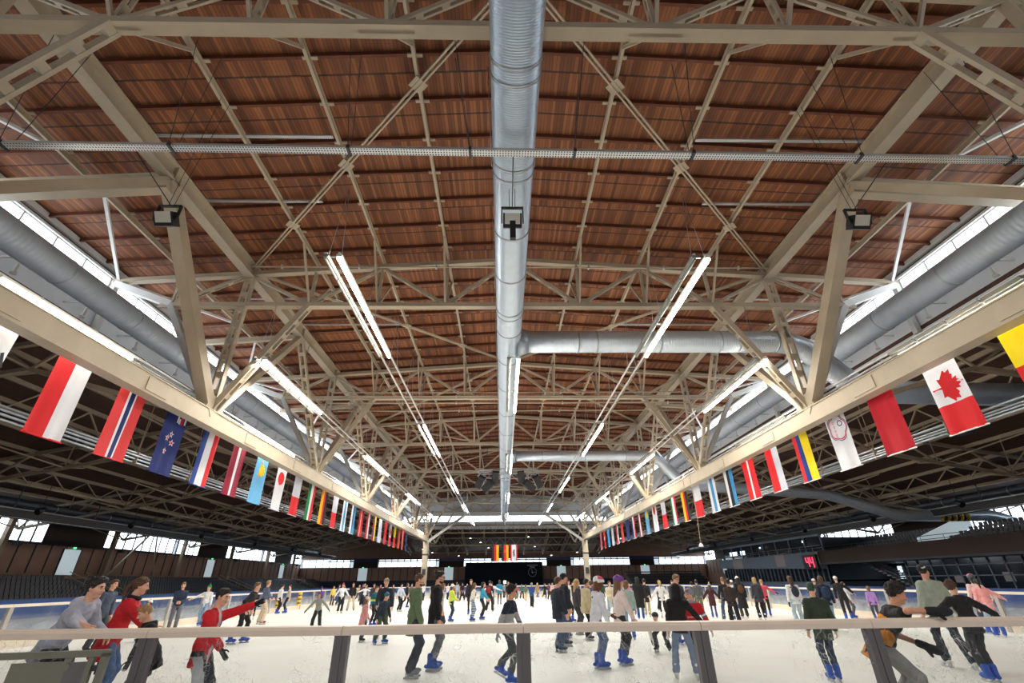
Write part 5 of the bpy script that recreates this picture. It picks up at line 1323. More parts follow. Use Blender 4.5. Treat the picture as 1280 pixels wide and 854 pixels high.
LEGS = {'stand': ((-.11,.02,0,-8),(.11,-.02,0,8)), 'glide': ((-.12,.16,0,-8),(.13,-.2,0,12)), 'glide2': ((-.13,-.2,0,-10),(.12,.16,0,8)), 'push': ((-.1,.1,0,-5),(.24,-.34,.12,28)), 'push2': ((-.24,-.34,.12,-28),(.1,.1,0,5)), 'wide': ((-.22,.05,0,-14),(.22,.0,0,14)), 'close': ((-.08,.0,0,-6),(.08,.03,0,6))}
PEOPLE = []
def person(X, Y, H, face, label, top, pants, lv=2, hands='down', legs='stand', lean=(4,0), head=(0,0), hair=('short','brown'), hat=None, skin=0, skates=('plastic','blue'),
           gloves=None, fit='loose', tt=.018, hem=-.16, sleeve=1.0, hood=None, bands=None, zipc=None, backc=None, scarf=None, glasses=False, beard=None, bag=None, drop=0, shift=(0,0), group='skaters on the ice', hpose='relax', mitt=False, text=None, stripe=None, twist=0, logo=None):
    sc_ = H/1.86
    root = thing('person', label, 'person', (X, Y, 0), -math.radians(face), group)
    lf, ls = math.radians(lean[0]), math.radians(lean[1])
    u = nrm(np.array((math.sin(ls), math.sin(lf)*math.cos(ls), math.cos(lf)*math.cos(ls)))); r0 = np.array((math.cos(math.radians(twist)), -math.sin(math.radians(twist)), 0)); r = nrm(r0-u*(r0@u)); f = np.cross(u, r)
    Tm = np.stack([r, f, u], 1)
    Pv = np.array((shift[0], shift[1], 1.01-drop)); C = Pv+u*.33; Nk = Pv+u*.5
    hy, hp = math.radians(head[0]), math.radians(head[1])
    # head frame: upright, then turned and nodded
    up0 = nrm(u*.35+np.array((0,0,1.))*.65); fw = nrm(f-up0*(f@up0)); rt = np.cross(fw, up0)
    fw2 = fw*math.cos(hy)+rt*math.sin(hy); rt2 = np.cross(fw2, up0); fw3 = fw2*math.cos(hp)-up0*math.sin(hp); up3 = np.cross(rt2, fw3); Hm = np.stack([rt2, fw3, up3], 1)
    Hc = Nk+up0*.115+fw*.03+up3*.1
    Sh = [Pv+u*.45-r*.175, Pv+u*.45+r*.175]; Hip = [Pv-np.array((.09,0,.0))*1+np.array((0,0,-.03)), Pv+np.array((.09,0,-.03))]
    hs = HANDS[hands] if isinstance(hands, str) else hands; hs = [np.array(q, float) for q in hs]
    lg = LEGS[legs] if isinstance(legs, str) else legs
    El, Wr = [], []
    for i in (0, 1):
        sgn = -1 if i == 0 else 1
        e, w_ = ik(Sh[i], hs[i], .285, .255, -f*.8+r*sgn*.5-u*.3); El.append(e); Wr.append(w_)
    Kn, An = [], []
    for i in (0, 1):
        x, y, z, yw = lg[i]; a = np.array((x, y, z+.165)); kn, a = ik(Hip[i], a, .43, .44, np.array((math.sin(math.radians(yw))*.5, 1, .1))); Kn.append(kn); An.append(a)
    # ---- body
    bv = (.014 if sleeve < .9 else .02, .024, .034)[lv]
    s = Sdf(); s.ell(C+u*.0, (.135,.09,.19), Tm, k=.05).ell(Pv+u*.08, (.125,.085,.15), Tm, k=.05).ell(Pv-u*.03, (.13,.09,.1), Tm, k=.05)
    s.cap(Sh[0], Sh[1], .055, k=.04).cap(Nk-u*.06, Hc-up3*.09, .056, .05, k=.03)
    for i in (0, 1):
        s.cap(Sh[i], El[i], .047, .038, k=.03).cap(El[i], Wr[i], .038, .028, k=.02)
        s.cap(Hip[i], Kn[i], .075, .05, k=.03).cap(Kn[i], An[i], .05, .036, k=.02)
    V_, Fq = s.mesh(bv); parts = [(V_, Fq, 0)]
    hV, hF, hM = head_t(lv)
    if not beard: hM = np.where(hM == 5, 0, hM)
    parts.append((xf(hV, Hm, Hc), hF, hM))
    hand_parts = []
    for i in (0, 1):
        d = nrm(Wr[i]-El[i]); inn = (-1 if i else 1)*r; pn = nrm(inn*.8+f*.35 - d*((inn*.8+f*.35)@d)); xx = np.cross(pn, d)
        Rm = np.stack([xx, pn, d], 1); V2, F2 = (mitten_t(lv) if mitt else hand_t(lv, hpose if isinstance(hpose, str) else hpose[i])); V2 = V2.copy()
        if (xx @ f) > 0: V2[:, 0] *= -1; F2 = F2[:, ::-1]     # thumbs point forward
        hand_parts.append((xf(V2, Rm, Wr[i]+d*.02), F2, 0))
    if not gloves: parts += hand_parts
    V_, Fq, mi = merge(parts)
    hcol = hmat(hair[1] if hair else 'brown')
    o = bpy.data.objects.new('body', arr_mesh('body', V_*sc_, Fq, mi, [SKIN[skin], LIPS, EYEW, IRIS, hcol, hmat(beard) if beard else hcol])); COL.objects.link(o); o.parent = root
    def child(name, Vn, Fn, mats, m=0, par=None, lab=None):
        q = bpy.data.objects.new(name, arr_mesh(name, Vn*sc_, Fn, m if isinstance(m, np.ndarray) else np.full(len(Fn), m, np.int32), mats)); COL.objects.link(q); q.parent = par or root
        if lab: q['label'] = lab
        return q
    if gloves:
        for hpz in hand_parts: child('mitten' if mitt else 'glove', hpz[0], hpz[1], [cmat(gloves)])
    # ---- top
    cv = (.0115, .018, .026)[lv]; t = tt
    s = Sdf(); s.ell(C+u*.02, (.148+t,.102+t*.9,.205), Tm, k=.06).ell(Pv+u*.1, (.138+t,.1+t,.17), Tm, k=.06)
    s.cap(Sh[0]+u*.0, Sh[1]+u*.0, .062+t*.5, k=.04)
    lowh = Pv+u*hem
    s.cap(Pv+u*.06, Pv+u*(hem+.0), .098+t, (.096+t*.85+max(0,-hem-.2)*.12), k=.05, wide=(r, 1.38))
    s.cut(lowh, -u)
    s.cut(Nk+u*.075+f*.03, nrm(u-f*.25))
    s.cap(Nk-u*.07, Nk+u*.03, .07+t*.5, .062+t*.3, k=.03)
    ar = .056+t*.55
    for i in (0, 1):
        if sleeve >= .9: s.cap(Sh[i], El[i], ar+.006, ar-.006, k=.035).cap(El[i], Wr[i]-nrm(Wr[i]-El[i])*.03, ar-.006, ar-.016, k=.015)
        else: s.cap(Sh[i], Sh[i]+(El[i]-Sh[i])*sleeve, ar+.008, ar+.006, k=.035)
    if hood == 'down': s.ell(Nk-f*.085-u*.01, (.12,.07,.085), Tm, k=.03).ell(Nk+f*.02+u*.0, (.105,.085,.035), Tm, k=.03)
    # folds: slow ripples pushed along the surface
    Vt, Ft = s.mesh(cv)
    q = (Vt-Pv) @ Tm; amp = (.005, .004, 0)[lv]
    if amp:
        w_ = np.sin(q[:, 2]*58+np.sin(q[:, 0]*21+X)*2.2)*np.sin(q[:, 0]*17+q[:, 1]*23+Y); Vt = Vt + (np.stack([q[:, 0], q[:, 1]*1.4, 0*q[:, 0]], 1)/ (np.linalg.norm(q[:, :2], axis=1)[:, None]+.05) * (w_*amp)[:, None]) @ Tm.T
    c = (fcent(Vt, Ft)-Pv) @ Tm; tm = [cmat(top)]; m = np.zeros(len(Ft), np.int32)
    if bands:
        for th, col in bands: tm.append(cmat(col)); m[c[:, 2] < th] = len(tm)-1
    if zipc: tm.append(cmat(zipc)); m[(np.abs(c[:, 0]-.02) < .034) & (c[:, 1] > .02)] = len(tm)-1
    if backc:
        tm.append(cmat(backc)); pz = np.sin(c[:, 2]*26+np.sin(c[:, 0]*30)*2.)+np.sin(c[:, 0]*24-c[:, 2]*17)
        m[(c[:, 1] < .03+.05*np.sin(c[:, 2]*12)) & (c[:, 2] < .36) & (pz > -.75) & (np.abs(c[:, 0]) < .24)] = len(tm)-1
    if stripe:
        tm.append(cmat(stripe[0])); d0 = np.linalg.norm(fcent(Vt, Ft)-(El[stripe[1]]*.75+Sh[stripe[1]]*.25), axis=1); m[d0 < .085] = len(tm)-1
        tm.append(cmat(stripe[2])); dd = (fcent(Vt, Ft)-(El[stripe[1]]*.75+Sh[stripe[1]]*.25)) @ nrm(El[stripe[1]]-Sh[stripe[1]]); m[(d0 < .085) & (np.abs(dd) < .02)] = len(tm)-1
    tp = child('jacket', Vt, Ft, tm, m)
    if text:
        fm = bpy.data.curves.new('chest_lettering', 'FONT'); fm.body = text; fm.size = .058*sc_; fm.extrude = .004; fm.align_x = 'CENTER'
        fo = bpy.data.objects.new('chest_lettering', fm); fm.materials.append(cmat((235,235,235))); me = bpy.data.meshes.new_from_object(fo); bpy.data.objects.remove(fo); to = bpy.data.objects.new('chest_lettering', me); COL.objects.link(to); to.parent = tp
        pos = (Pv+u*.2+f*(.118+t+.012))*sc_; Rm = Matrix((tuple(-r), tuple(u), tuple(f))).transposed(); Rm = Matrix((tuple(r*-1), tuple(u), tuple(np.cross(-r, u)))).transposed(); to.matrix_local = Matrix.Translation(Vector(pos)) @ Rm.to_4x4()
    # ---- trousers
    pr = {'slim': (.083,.06,.046), 'loose': (.094,.074,.066), 'wide': (.1,.088,.086)}[fit]
    low = skates[0] == 'plastic' or fit == 'slim'
    s = Sdf(); s.ell(Pv-u*.03, (.15,.112,.13), Tm, k=.05); (s.cut(Pv+u*.07, nrm(u*.5+np.array((0,0,.5)))) if lean[0] < 50 else None)
    for i in (0, 1): s.cap(Hip[i], Kn[i], pr[0], pr[1], k=.03).cap(Kn[i], An[i]+(Kn[i]-An[i])*(.2 if low else .02), pr[1], pr[2] if low else max(pr[2], .082), k=.02)
    Vp, Fp = s.mesh(cv)
    pm = [cmat(pants)]; m = np.zeros(len(Fp), np.int32)
    if amp: Vp = Vp + np.stack([np.sin(Vp[:, 2]*47+Vp[:, 1]*20+X), np.sin(Vp[:, 2]*41+Vp[:, 0]*31), 0*Vp[:, 0]], 1)*.004
    if logo == 'waves':
        pm.append(cmat((205,222,232))); c = fcent(Vp, Fp); m[np.sin(c[:, 2]*75+np.abs(np.sin(c[:, 0]*40+c[:, 1]*40))*2.4) > .25] = 1
    if logo == 'sidestripe':
        pm.append(cmat((176,180,186))); c = fcent(Vp, Fp); m[(c[:, 0] > Hip[1][0]+.05) & (c[:, 2] < .95)] = 1
    child('trousers', Vp, Fp, pm, m)
    # ---- skates
    (bV, bF), (lV, lF) = skate_t(lv, skates[0])
    for i in (0, 1):
        x, y, z, yw = lg[i]; a = math.radians(-yw); pt = math.radians(-28) if z > .05 else 0
        Rz = np.array(((math.cos(a),-math.sin(a),0),(math.sin(a),math.cos(a),0),(0,0,1))); Rx = np.array(((1,0,0),(0,math.cos(pt),-math.sin(pt)),(0,math.sin(pt),math.cos(pt))))
        g0 = An[i]-np.array((0,0,.165)); g0[2] = max(g0[2], .002)
        sk = child('skate', xf(bV, Rz@Rx, g0), bF, [cmat(SKC[skates[1]], .45, False)]); child('blade', xf(lV, Rz@Rx, g0), lF, [BLADE], 0, sk)
    # ---- head wear
    def tousle(v, a):
        n = np.sin(v[:, 0]*150+np.sin(v[:, 1]*90)*2)*np.sin(v[:, 1]*130+v[:, 2]*110)+.6*np.sin(v[:, 2]*210+v[:, 0]*60)
        return v + nrm3(v-np.array((0,-.012,.03)))*(n*a)[:, None]
    if hair and hat not in ('hood',) and not (hat in ('beanie','bobble') and hair[0] in ('short','buzz','crop','curly')):
        hv, hf = hair_t(lv, hair[0])
        if hat in ('beanie', 'bobble', 'helmet', 'cap') : hv = hv*np.array((.97,.97,.93))
        child('hair', xf(tousle(hv, (.009 if hair[0] == 'curly' else .0045) if lv < 2 else 0), Hm, Hc), hf, [hcol])
    if hat:
        kind, col = hat if isinstance(hat, tuple) else (hat, top); 
        hv, hf = hat_t(lv, kind); c = fcent(hv, hf); hm = [cmat(col, .5 if kind == 'helmet' else .9, kind != 'helmet')]; m = np.zeros(len(hf), np.int32)
        if kind == 'helmet' and label.find('pink') >= 0: hm.append(cmat((222,60,110), .4, False)); m[(c[:, 2] > .1) & (c[:, 1] > -.06)] = 1
        if kind == 'cap' and logo == 'cap': hm.append(cmat((238,238,238))); m[(c[:, 0] > .02) & (c[:, 1] < .0) & (np.abs(c[:, 2]-.085-.3*(c[:, 1]+.06)) < .012) & (np.abs(c[:, 1]+.06) < .045)] = 1
        child({'bobble': 'bobble_hat', 'hood': 'hood'}.get(kind, kind), xf(hv, Hm, Hc), hf, hm, m)
    if scarf:
        s = Sdf(); 
        for k in range(10):
            a, b = 2*PI*k/10, 2*PI*(k+1)/10; s.cap(Nk+r*.085*math.cos(a)+f*.075*math.sin(a)+u*.055, Nk+r*.085*math.cos(b)+f*.075*math.sin(b)+u*.055, .03, k=.01)
        v, q = s.mesh((.009,.014,.02)[lv]); child('scarf', v, q, [cmat(scarf)])
    if bag:
        s = Sdf(); s.ell(Pv+u*.27-f*.19, (.14,.085,.2), Tm, k=.03); 
        for x in (-.1, .1): s.cap(Pv+u*.42-f*.12+r*x, Pv+u*.48+f*.02+r*x, .022, k=.02)
        v, q = s.mesh((.011,.017,.024)[lv]); child('backpack', v, q, [cmat(bag)])
    if glasses:
        b = MB()
        for x in (-.032, .032): b.tube([tuple(Hm @ np.array((x+.022*math.cos(a), .1, .004+.018*math.sin(a))) + Hc) for a in np.linspace(0, 2*PI, 13)], .0032, 5)
        for x in (-1, 1): b.tube([tuple(Hm @ np.array((x*.054,.1,.008))+Hc), tuple(Hm @ np.array((x*.08,.0,.008))+Hc)], .0032, 5)
        b.tube([tuple(Hm @ np.array((-.01,.1,.006))+Hc), tuple(Hm @ np.array((.01,.1,.006))+Hc)], .0032, 5)
        b.v = [tuple(np.array(v)*sc_) for v in b.v]; obj('glasses', b, M['black'], root)
    PEOPLE.append((label, X, Y)); return root
# ------------------------------------------------------------------ the skaters
BLK=(26,26,29); NVY=(30,40,62); JEAN=(62,84,116); LJEAN=(140,166,192); DJEAN=(40,54,78); GRY=(120,124,130); DGRY=(62,66,72); WHT=(228,228,230); CRM=(226,214,204); BEI=(196,180,146); RED=(196,28,38); OLV=(66,74,58); MAR=(74,34,40); PNK=(236,164,168)
def near(*a, **k): return person(*a, lv=0, **k)
def mid(*a, **k): return person(*a, lv=1, **k)
def far(*a, **k): return person(*a, lv=2, **k)
near(-6.78, 7.52, 2.0, 74, 'person in a pale grey hoodie leaning over the rail above the gray gate', (172,176,194), (30,30,34), hands=((-.05,.5,1.0),(.7,.55,1.14)), lean=(32,18), head=(8,-6), hair=('short','dark'), skin=0, hood='down', hem=-.2, tt=.04, drop=.08, hpose='relax', legs='stand', skates=('plastic','blue'))
near(-6.62, 8.35, 1.82, 66, 'person in a red jacket with a brown ponytail at the near boards', RED, (74,104,148), hands=((-.1,.5,1.02),(.3,.62,1.08)), lean=(14,0), head=(0,2), hair=('ponytail','brown'), tt=.05, hem=-.3, scarf=BLK, stripe=None, fit='loose')
near(-5.6, 7.85, 1.52, 222, 'person in a black hoodie with short blond hair looking down behind the boards', (24,26,30), (38,42,50), hands=((-.28,.05,.82),(.62,.18,.72)), lean=(24,6), head=(0,16), hair=('crop','sandy'), hood='down', gloves=BLK, drop=.04, legs='wide', skates=('hockey','black'), hem=-.2, tt=.03)
near(-4.73, 7.5, 1.64, 88, 'person in a red zip jacket stretching one gloved arm out', (206,32,44), (40,44,54), hands=((-.22,.56,1.62),(.16,.36,1.02)), lean=(3,-6), head=(2,6), hair=('crop','dark'), gloves=BLK, zipc=(196,196,204), hem=-.22, tt=.03, logo='sidestripe', fit='wide', skates=('plastic','blue'), hpose='flat')
near(-2.5, 11.14, 1.86, 80, 'person in a green hooded jacket skating beside the black jacket', (100,122,92), (54,60,72), hands=((-.24,.1,.82),(.27,.16,.92)), lean=(2,0), head=(0,2), hair=('buzz','brown'), beard='brown', hood='down', hem=-.3, tt=.035, legs='stand', skates=('hockey','grey'), fit='wide')
near(-2.18, 11.95, 1.92, 86, 'person with glasses and beard in a black jacket', (28,29,33), (98,102,110), hands=((-.26,.06,.82),(.27,.12,.82)), lean=(3,0), head=(6,6), hair=('bun','dark'), beard='dark', glasses=True, hood='down', hem=-.2, tt=.04, skates=('plastic','blue'))
near(-.55, 10.35, 1.62, 112, 'person with glasses in a navy, grey and blue banded sweater', NVY, (72,78,78), hands=((-.52,.14,.98),(.42,-.1,.86)), lean=(8,3), head=(-28,0), hair=('curly','dark'), glasses=True, gloves=(150,152,158), bands=((.30,(166,166,170)),(.12,(88,104,136))), legs='push2', skates=('plastic','blue'), hem=-.12, tt=.022, skin=1)
mid(.85, 14.45, 1.78, 62, 'person in a dark navy quilted jacket and jeans with grey brown hair', (38,44,58), JEAN, hands=((-.25,.1,.84),(.27,.14,.82)), lean=(3,0), head=(10,0), hair=('short','brown'), hem=-.22, tt=.04, skates=('hockey','black'))
mid(1.15, 15.7, 1.89, 70, 'person in a black cap half hidden by the navy quilted jacket', (32,38,56), JEAN, hair=('crop','dark'), hat=('cap',BLK), skates=('hockey','black'))
near(1.42, 11.8, 1.75, 74, 'person in a white and pink helmet and white hoodie', (222,226,236), (98,118,150), hands=((-.08,.42,1.06),(.24,.2,.84)), lean=(12,0), head=(8,4), hair=('long','red'), hat=('helmet',(236,236,238)), skin=3, hood='down', hem=-.2, fit='slim', legs='close', skates=('plastic','blue'), tt=.03)
near(2.05, 12.28, 1.76, 72, 'person in a purple helmet and cream sweater beside the white and rosy helmet', (236,220,216), (46,46,52), hands=((-.2,.2,.92),(.3,.24,.9)), lean=(6,0), head=(6,2), hair=('long','lbrown'), hat=('helmet',(120,64,152)), hem=-.16, skates=('plastic','blue'), tt=.028)
near(2.84, 10.5, 1.6, 18, 'person from behind in a black hoodie with the hood up and jeans', (22,22,25), (118,138,164), hands=((-.28,.08,.84),(.52,.3,1.04)), lean=(6,3), head=(20,10), hair=None, hat=('hood',(22,22,25)), legs='wide', skates=('fig','white'), hem=-.14, tt=.032, fit='loose')
near(3.36, 11.1, 1.5, 205, 'child in a red sweater and grey beanie beside the black hood', (200,26,40), (36,36,42), hands=((-.42,.1,.82),(.27,.06,.82)), lean=(4,0), head=(38,8), hair=('crop','lbrown'), hat=('beanie',(142,150,160)), scarf=(150,152,166), stripe=((92,98,130),0,WHT), text='SUOMALA', tt=.03, hem=-.16, skates=('hockey','black'))
mid(4.6, 15.7, 1.83, 160, 'person in a dark grey coat and red scarf looking down', (72,78,88), (120,140,166), hands='phone', head=(-14,18), hair=('short','lbrown'), glasses=True, scarf=(206,70,72), hem=-.34, tt=.04, skates=('plastic','blue'))
mid(3.55, 14.2, 1.42, 214, 'child in a black helmet bending down with both hands near the ice', (232,228,226), (44,44,50), hands=((-.3,.42,.42),(.26,.36,.36)), lean=(78,0), head=(0,-20), hair=('crop','black'), hat=('helmet',(40,40,42)), drop=.26, legs='wide', gloves=(86,96,92), skates=('hockey','black'), shift=(0,-.14))
near(5.42, 10.1, 1.6, 12, 'person from behind in a dark green sweater with green dyed hair', (48,62,48), (46,60,82), hands=((-.28,.08,.86),(.3,.1,.86)), lean=(2,2), head=(30,0), hair=('crop','green'), hem=-.26, tt=.036, skates=('plastic','blue'), legs='close')
near(4.58, 7.45, 1.88, 108, 'person in a black and orange shirt hanging over the boards in black mittens', (28,28,32), (140,138,136), hands=((.08,.46,.86),(.54,.53,1.27)), lean=(36,8), head=(0,4), hair=('curly','dark'), backc=(226,142,36), sleeve=.62, gloves=(34,34,38), mitt=True, drop=.16, hem=-.24, tt=.035, fit='wide', skates=('hockey','black'), skin=1)
near(8.75, 11.2, 1.92, 8, 'person from behind in a sage hoodie and black cap', (158,168,156), (36,40,50), hands=((-.34,.05,.86),(.4,.1,.92)), lean=(3,2), head=(60,-4), hair=('crop','dark'), hat=('cap',BLK), hood='down', hem=-.2, tt=.05, legs='glide', skates=('fig','white'), logo='cap', skin=1)
near(8.12, 9.85, 1.62, 10, 'person from behind in a black jacket with both arms spread wide', (30,30,34), (48,50,56), hands=((-.62,.2,1.12),(.72,.12,1.12)), lean=(12,0), head=(58,0), hair=('curly','brown'), gloves=BLK, hood='down', hem=-.16, tt=.035, skates=('plastic','blue'), legs='close')
mid(14.75, 16.4, 1.62, 24, 'person in a pink hoodie with a long black ponytail holding the boards', (242,164,164), (160,178,200), hands=((-.3,.1,.84),(.66,.3,1.16)), lean=(10,0), head=(10,10), hair=('ponytail','black'), hood='down', skates=('plastic','blue'))
mid(15.3, 17.2, 1.74, 20, 'person in a dark helmet and pale pink top beyond the pink hoodie', (236,196,188), (60,70,90), hands=((-.3,.1,.84),(.5,.3,1.1)), lean=(10,6), hair=('bob','dark'), hat=('helmet',(70,74,80)), skates=('plastic','blue'))
mid(15.0, 18.4, 1.5, 24, 'child in a bright pink helmet and tan jacket by the boards', (206,158,112), (44,46,60), hair=('long','dark'), hat=('helmet',(226,60,140)), skates=('plastic','blue'))
mid(15.6, 24.3, 1.52, 116, 'person in a white hoodie and black face mask holding the boards', (216,220,228), (84,84,96), hands=((-.62,.3,1.2),(.27,.1,.84)), lean=(-8,6), head=(-10,-10), hair=('bob','dark'), hood='down', scarf=BLK, skates=('plastic','blue'))
mid(14.65, 23.2, 1.77, 30, 'person in black with a white cap leaning on the boards', BLK, (34,34,38), hands=((-.27,.1,.84),(.5,.34,1.1)), lean=(14,-8), hair=('short','grey'), hat=('cap',WHT), skates=('plastic','blue'))
mid(11.05, 18.7, 1.75, 16, 'person with brown hair and a navy backpack', NVY, LJEAN, hair=('bob','brown'), bag=(36,54,88), skates=('fig','white'), legs='close', lean=(6,0))
mid(14.0, 24.0, 1.66, 40, 'person in a dark jacket and light jeans between the navy backpack and the white cap', (38,40,46), LJEAN, hair=('crop','lbrown'), hat=('cap',(220,220,222)), skates=('plastic','blue'))
mid(10.45, 19.65, 1.77, 6, 'person in a white jacket with long brown hair and a dark backpack', WHT, (176,196,212), hair=('long','brown'), bag=(44,50,64), gloves=BLK, skates=('fig','white'), lean=(4,0), hands='down')
mid(9.3, 23.2, 1.75, 14, 'person from behind in a black sweater and jeans, legs astride', BLK, JEAN, hands=((-.3,.05,.84),(.5,.1,.92)), hair=('short','lbrown'), legs='wide', skates=('fig','white'), lean=(2,3))
mid(11.0, 25.3, 1.78, 8, 'person in a long black coat and white beanie with a brown bag', (32,34,36), OLV, hair=('long','dark'), hat=('beanie',(222,222,220)), hem=-.58, tt=.04, bag=(96,60,36), skates=('hockey','black'))
mid(11.1, 23.8, 1.74, 10, 'person in a dark grey jacket with a green hood and blond hair', (62,62,72), BLK, hair=('bob','blond'), scarf=(96,166,124), hood='down', hem=-.24, skates=('fig','white'), hands='down')
mid(12.6, 26.2, 1.64, 30, 'person in a coral red jacket reaching for the boards behind the green hood', (222,76,92), BLK, hands=((-.27,.1,.84),(.66,.2,1.16)), hair=('crop','blond'), gloves=BLK, skates=('plastic','blue'))
mid(9.65, 25.6, 1.48, 20, 'child in a maroon coat and pale hat', MAR, JEAN, hair=('long','brown'), hat=('bobble',(170,168,150)), hem=-.36, tt=.04, fit='slim', skates=('plastic','blue'), hands='half')
mid(9.7, 27.4, 1.66, 20, 'person in a dark hoodie and olive trousers beside the maroon coat', (88,90,94), (118,124,96), hair=('short','dark'), fit='wide', skates=('hockey','black'), hem=-.18)
mid(7.3, 26.0, 1.65, 4, 'person in a white top with a blond ponytail', WHT, BLK, hair=('ponytail','blond'), fit='slim', skates=('fig','white'), hands='half')
mid(5.95, 25.2, 1.82, 14, 'tall person in a long black coat and blue jeans from behind', BLK, (84,120,164), hair=('long','black'), hem=-.5, tt=.045, skates=('plastic','blue'))
mid(6.7, 26.7, 1.73, 20, 'person in black close beside the long black coat', (34,34,38), BEI, hair=('crop','black'), hem=-.3, skates=('fig','white'))
mid(2.05, 17.05, 1.73, 76, 'person in a beige hooded puffer jacket with short black hair', (198,184,150), BLK, hair=('crop','black'), hood='down', hem=-.22, tt=.06, skates=('hockey','black'), skin=1)
mid(1.45, 17.6, 1.74, 66, 'person in a black hooded jacket with brown hair beside the beige puffer', (34,36,40), BLK, hair=('bob','lbrown'), hood='down', tt=.035, fit='slim', legs='push', skates=('hockey','black'))
mid(2.0, 18.8, 1.74, 70, 'blond person just behind the beige puffer jacket', (60,62,70), DGRY, hair=('long','blond'), skates=('hockey','black'))
mid(15.5, 22.6, 1.34, 20, 'child in a lilac jacket by the boards', (172,130,200), (70,70,84), hair=('bob','lbrown'), skates=('plastic','blue'))
mid(-4.8, 18.5, 1.83, 172, 'grey haired person in a dark navy jacket guiding a child', (32,44,54), OLV, hands=((-.3,.28,.9),(.24,.3,1.0)), lean=(8,0), head=(-8,4), hair=('short','grey'), skates=('hockey','black'), hem=-.2, tt=.035)
mid(-4.5, 16.9, 1.46, 128, 'child in a teal beanie and dark green trousers with blue skates', (34,50,66), (66,78,62), hands=((-.3,.2,.86),(.3,.12,.84)), lean=(22,4), head=(-6,14), hair=('crop','brown'), hat=('beanie',(44,122,142)), legs='wide', skates=('plastic','blue'), fit='wide', drop=.03)
mid(-5.22, 17.5, 1.27, 62, 'child in a pale pink coat and beige hat', (226,160,160), (44,60,70), hands=((-.2,.3,.95),(.3,.1,.84)), lean=(6,0), hair=('long','lbrown'), hat=('beanie',(216,196,178)), scarf=(128,128,124), hem=-.36, tt=.05, gloves=(150,150,146), skates=('hockey','black'))
mid(-6.4, 23.6, 1.56, 120, 'child in a teal and yellow jacket', (24,96,112), BLK, hair=('crop','brown'), bands=((.22,(188,206,50)),(.14,(24,96,112))), skates=('plastic','blue'))
far(-10.98, 33.6, 1.7, 150, 'person in a white top and dark red cap', (226,230,238), BLK, hair=('long','brown'), hat=('beanie',(136,32,44)), skates=('fig','white'), hands='half', fit='loose')
far(-11.05, 36.2, 1.7, 170, 'person in a black top and beige trousers', BLK, (198,184,164), hair=('short','brown'), skates=('hockey','black'), hands='pocket', legs='wide')
far(-11.7, 41.9, 1.53, 150, 'person in a white jumper with one arm out, far seating side', WHT, NVY, hair=('bob','dark'), hands='out', skates=('plastic','blue'))
far(-15.0, 45.5, 1.6, 80, 'person in a long blue coat by the far boards', (62,90,132), (52,70,104), hair=('long','dark'), hem=-.6, tt=.05, skates=('fig','white'))
far(-14.4, 45.2, 1.54, 170, 'person in black beside the long blue coat', BLK, (40,48,70), hair=('crop','brown'), skates=('hockey','black'))
mid(-7.92, 20.95, 1.38, 172, 'child in a grey sweater with both arms held out', (146,152,150), (40,42,46), hands=((-.58,.1,1.0),(.6,.14,1.0)), lean=(10,4), head=(-10,4), hair=('bob','brown'), gloves=BLK, legs='wide', skates=('fig','white'), fit='wide', skin=1)
far(-14.2, 39, 1.42, 120, 'child in a purple jacket by the boards', (92,50,146), (40,44,60), hair=('bob','dark'), hat=('bobble',(92,50,146)), skates=('plastic','blue'))
far(-15.0, 44.2, 1.5, 140, 'child in a yellow jacket by the boards', (238,200,96), (60,56,60), hair=('bob','lbrown'), skates=('hockey','black'))
mid(-12.15, 25.4, 1.84, 40, 'person in a slate blue sweater and beige trousers from behind', (92,102,126), (214,196,172), hair=('short','sandy'), fit='wide', hands='fwd', skates=('fig','red'), lean=(4,0), legs='wide')
far(-14.9, 33.6, 1.66, 40, 'person in a white jacket beyond the slate blue sweater', WHT, BLK, hair=('short','dark'), skates=('plastic','blue'))
mid(-9.2, 17.6, 1.8, 70, 'person in a loose black sweater leaning into a turn', (26,26,29), (30,30,34), hands=((-.4,.2,.9),(.5,.1,1.0)), lean=(26,10), head=(10,-8), hair=('crop','lbrown'), legs='glide', skates=('plastic','blue'), hem=-.2, tt=.04)
mid(-14.1, 28.7, 1.44, 160, 'child in a black and white top and blue grey hat', (44,44,50), BLK, hair=('long','brown'), hat=('beanie',(116,128,166)), bands=((.2,(180,150,146)),), hands='clasp', fit='slim', skates=('fig','white'))
far(-14.7, 34.4, 1.65, 250, 'person in a beige sweater leaning on the boards by the yellow pad', (186,176,156), BLK, hair=('crop','dark'), hands='back', skates=('plastic','blue'), lean=(-6,0))
mid(-14.6, 24.9, 1.67, 170, 'person in a green beanie and white hoodie touching the boards', (228,228,232), LJEAN, hands=((.27,.1,.84),(.72,-.1,1.25)) if False else ((-.28,.06,.84),(.72,.05,1.22)), hair=('long','red'), hat=('bobble',(22,132,86)), hood='down', skates=('plastic','blue'), legs='glide', fit='wide')
mid(-13.6, 21.2, 1.79, 150, 'person in a navy hooded jacket behind the short blond hair', (44,54,78), (110,112,122), hair=('crop','lbrown'), hands='clasp', hood='down', skates=('plastic','blue'))
mid(-12.9, 18.5, 1.23, 200, 'child in a rosy jacket and white hat with maroon trousers', (232,146,146), (132,44,56), hair=('bob','brown'), hat=('bobble',(236,236,236)), hands='phone', gloves=DGRY, skates=('plastic','blue'), tt=.05)
mid(-12.3, 15.6, 1.85, 100, 'person whose brown hair shows behind the pale grey hoodie', (70,80,100), DGRY, hair=('short','brown'), skates=('hockey','black'))
mid(-2.15, 25.6, 1.64, 70, 'person in a white top and wavy patterned blue trousers', (232,226,220), (30,66,110), hands='clasp', hair=('long','brown'), logo='waves', fit='wide', skates=('plastic','blue'), legs='stand', lean=(10,0))
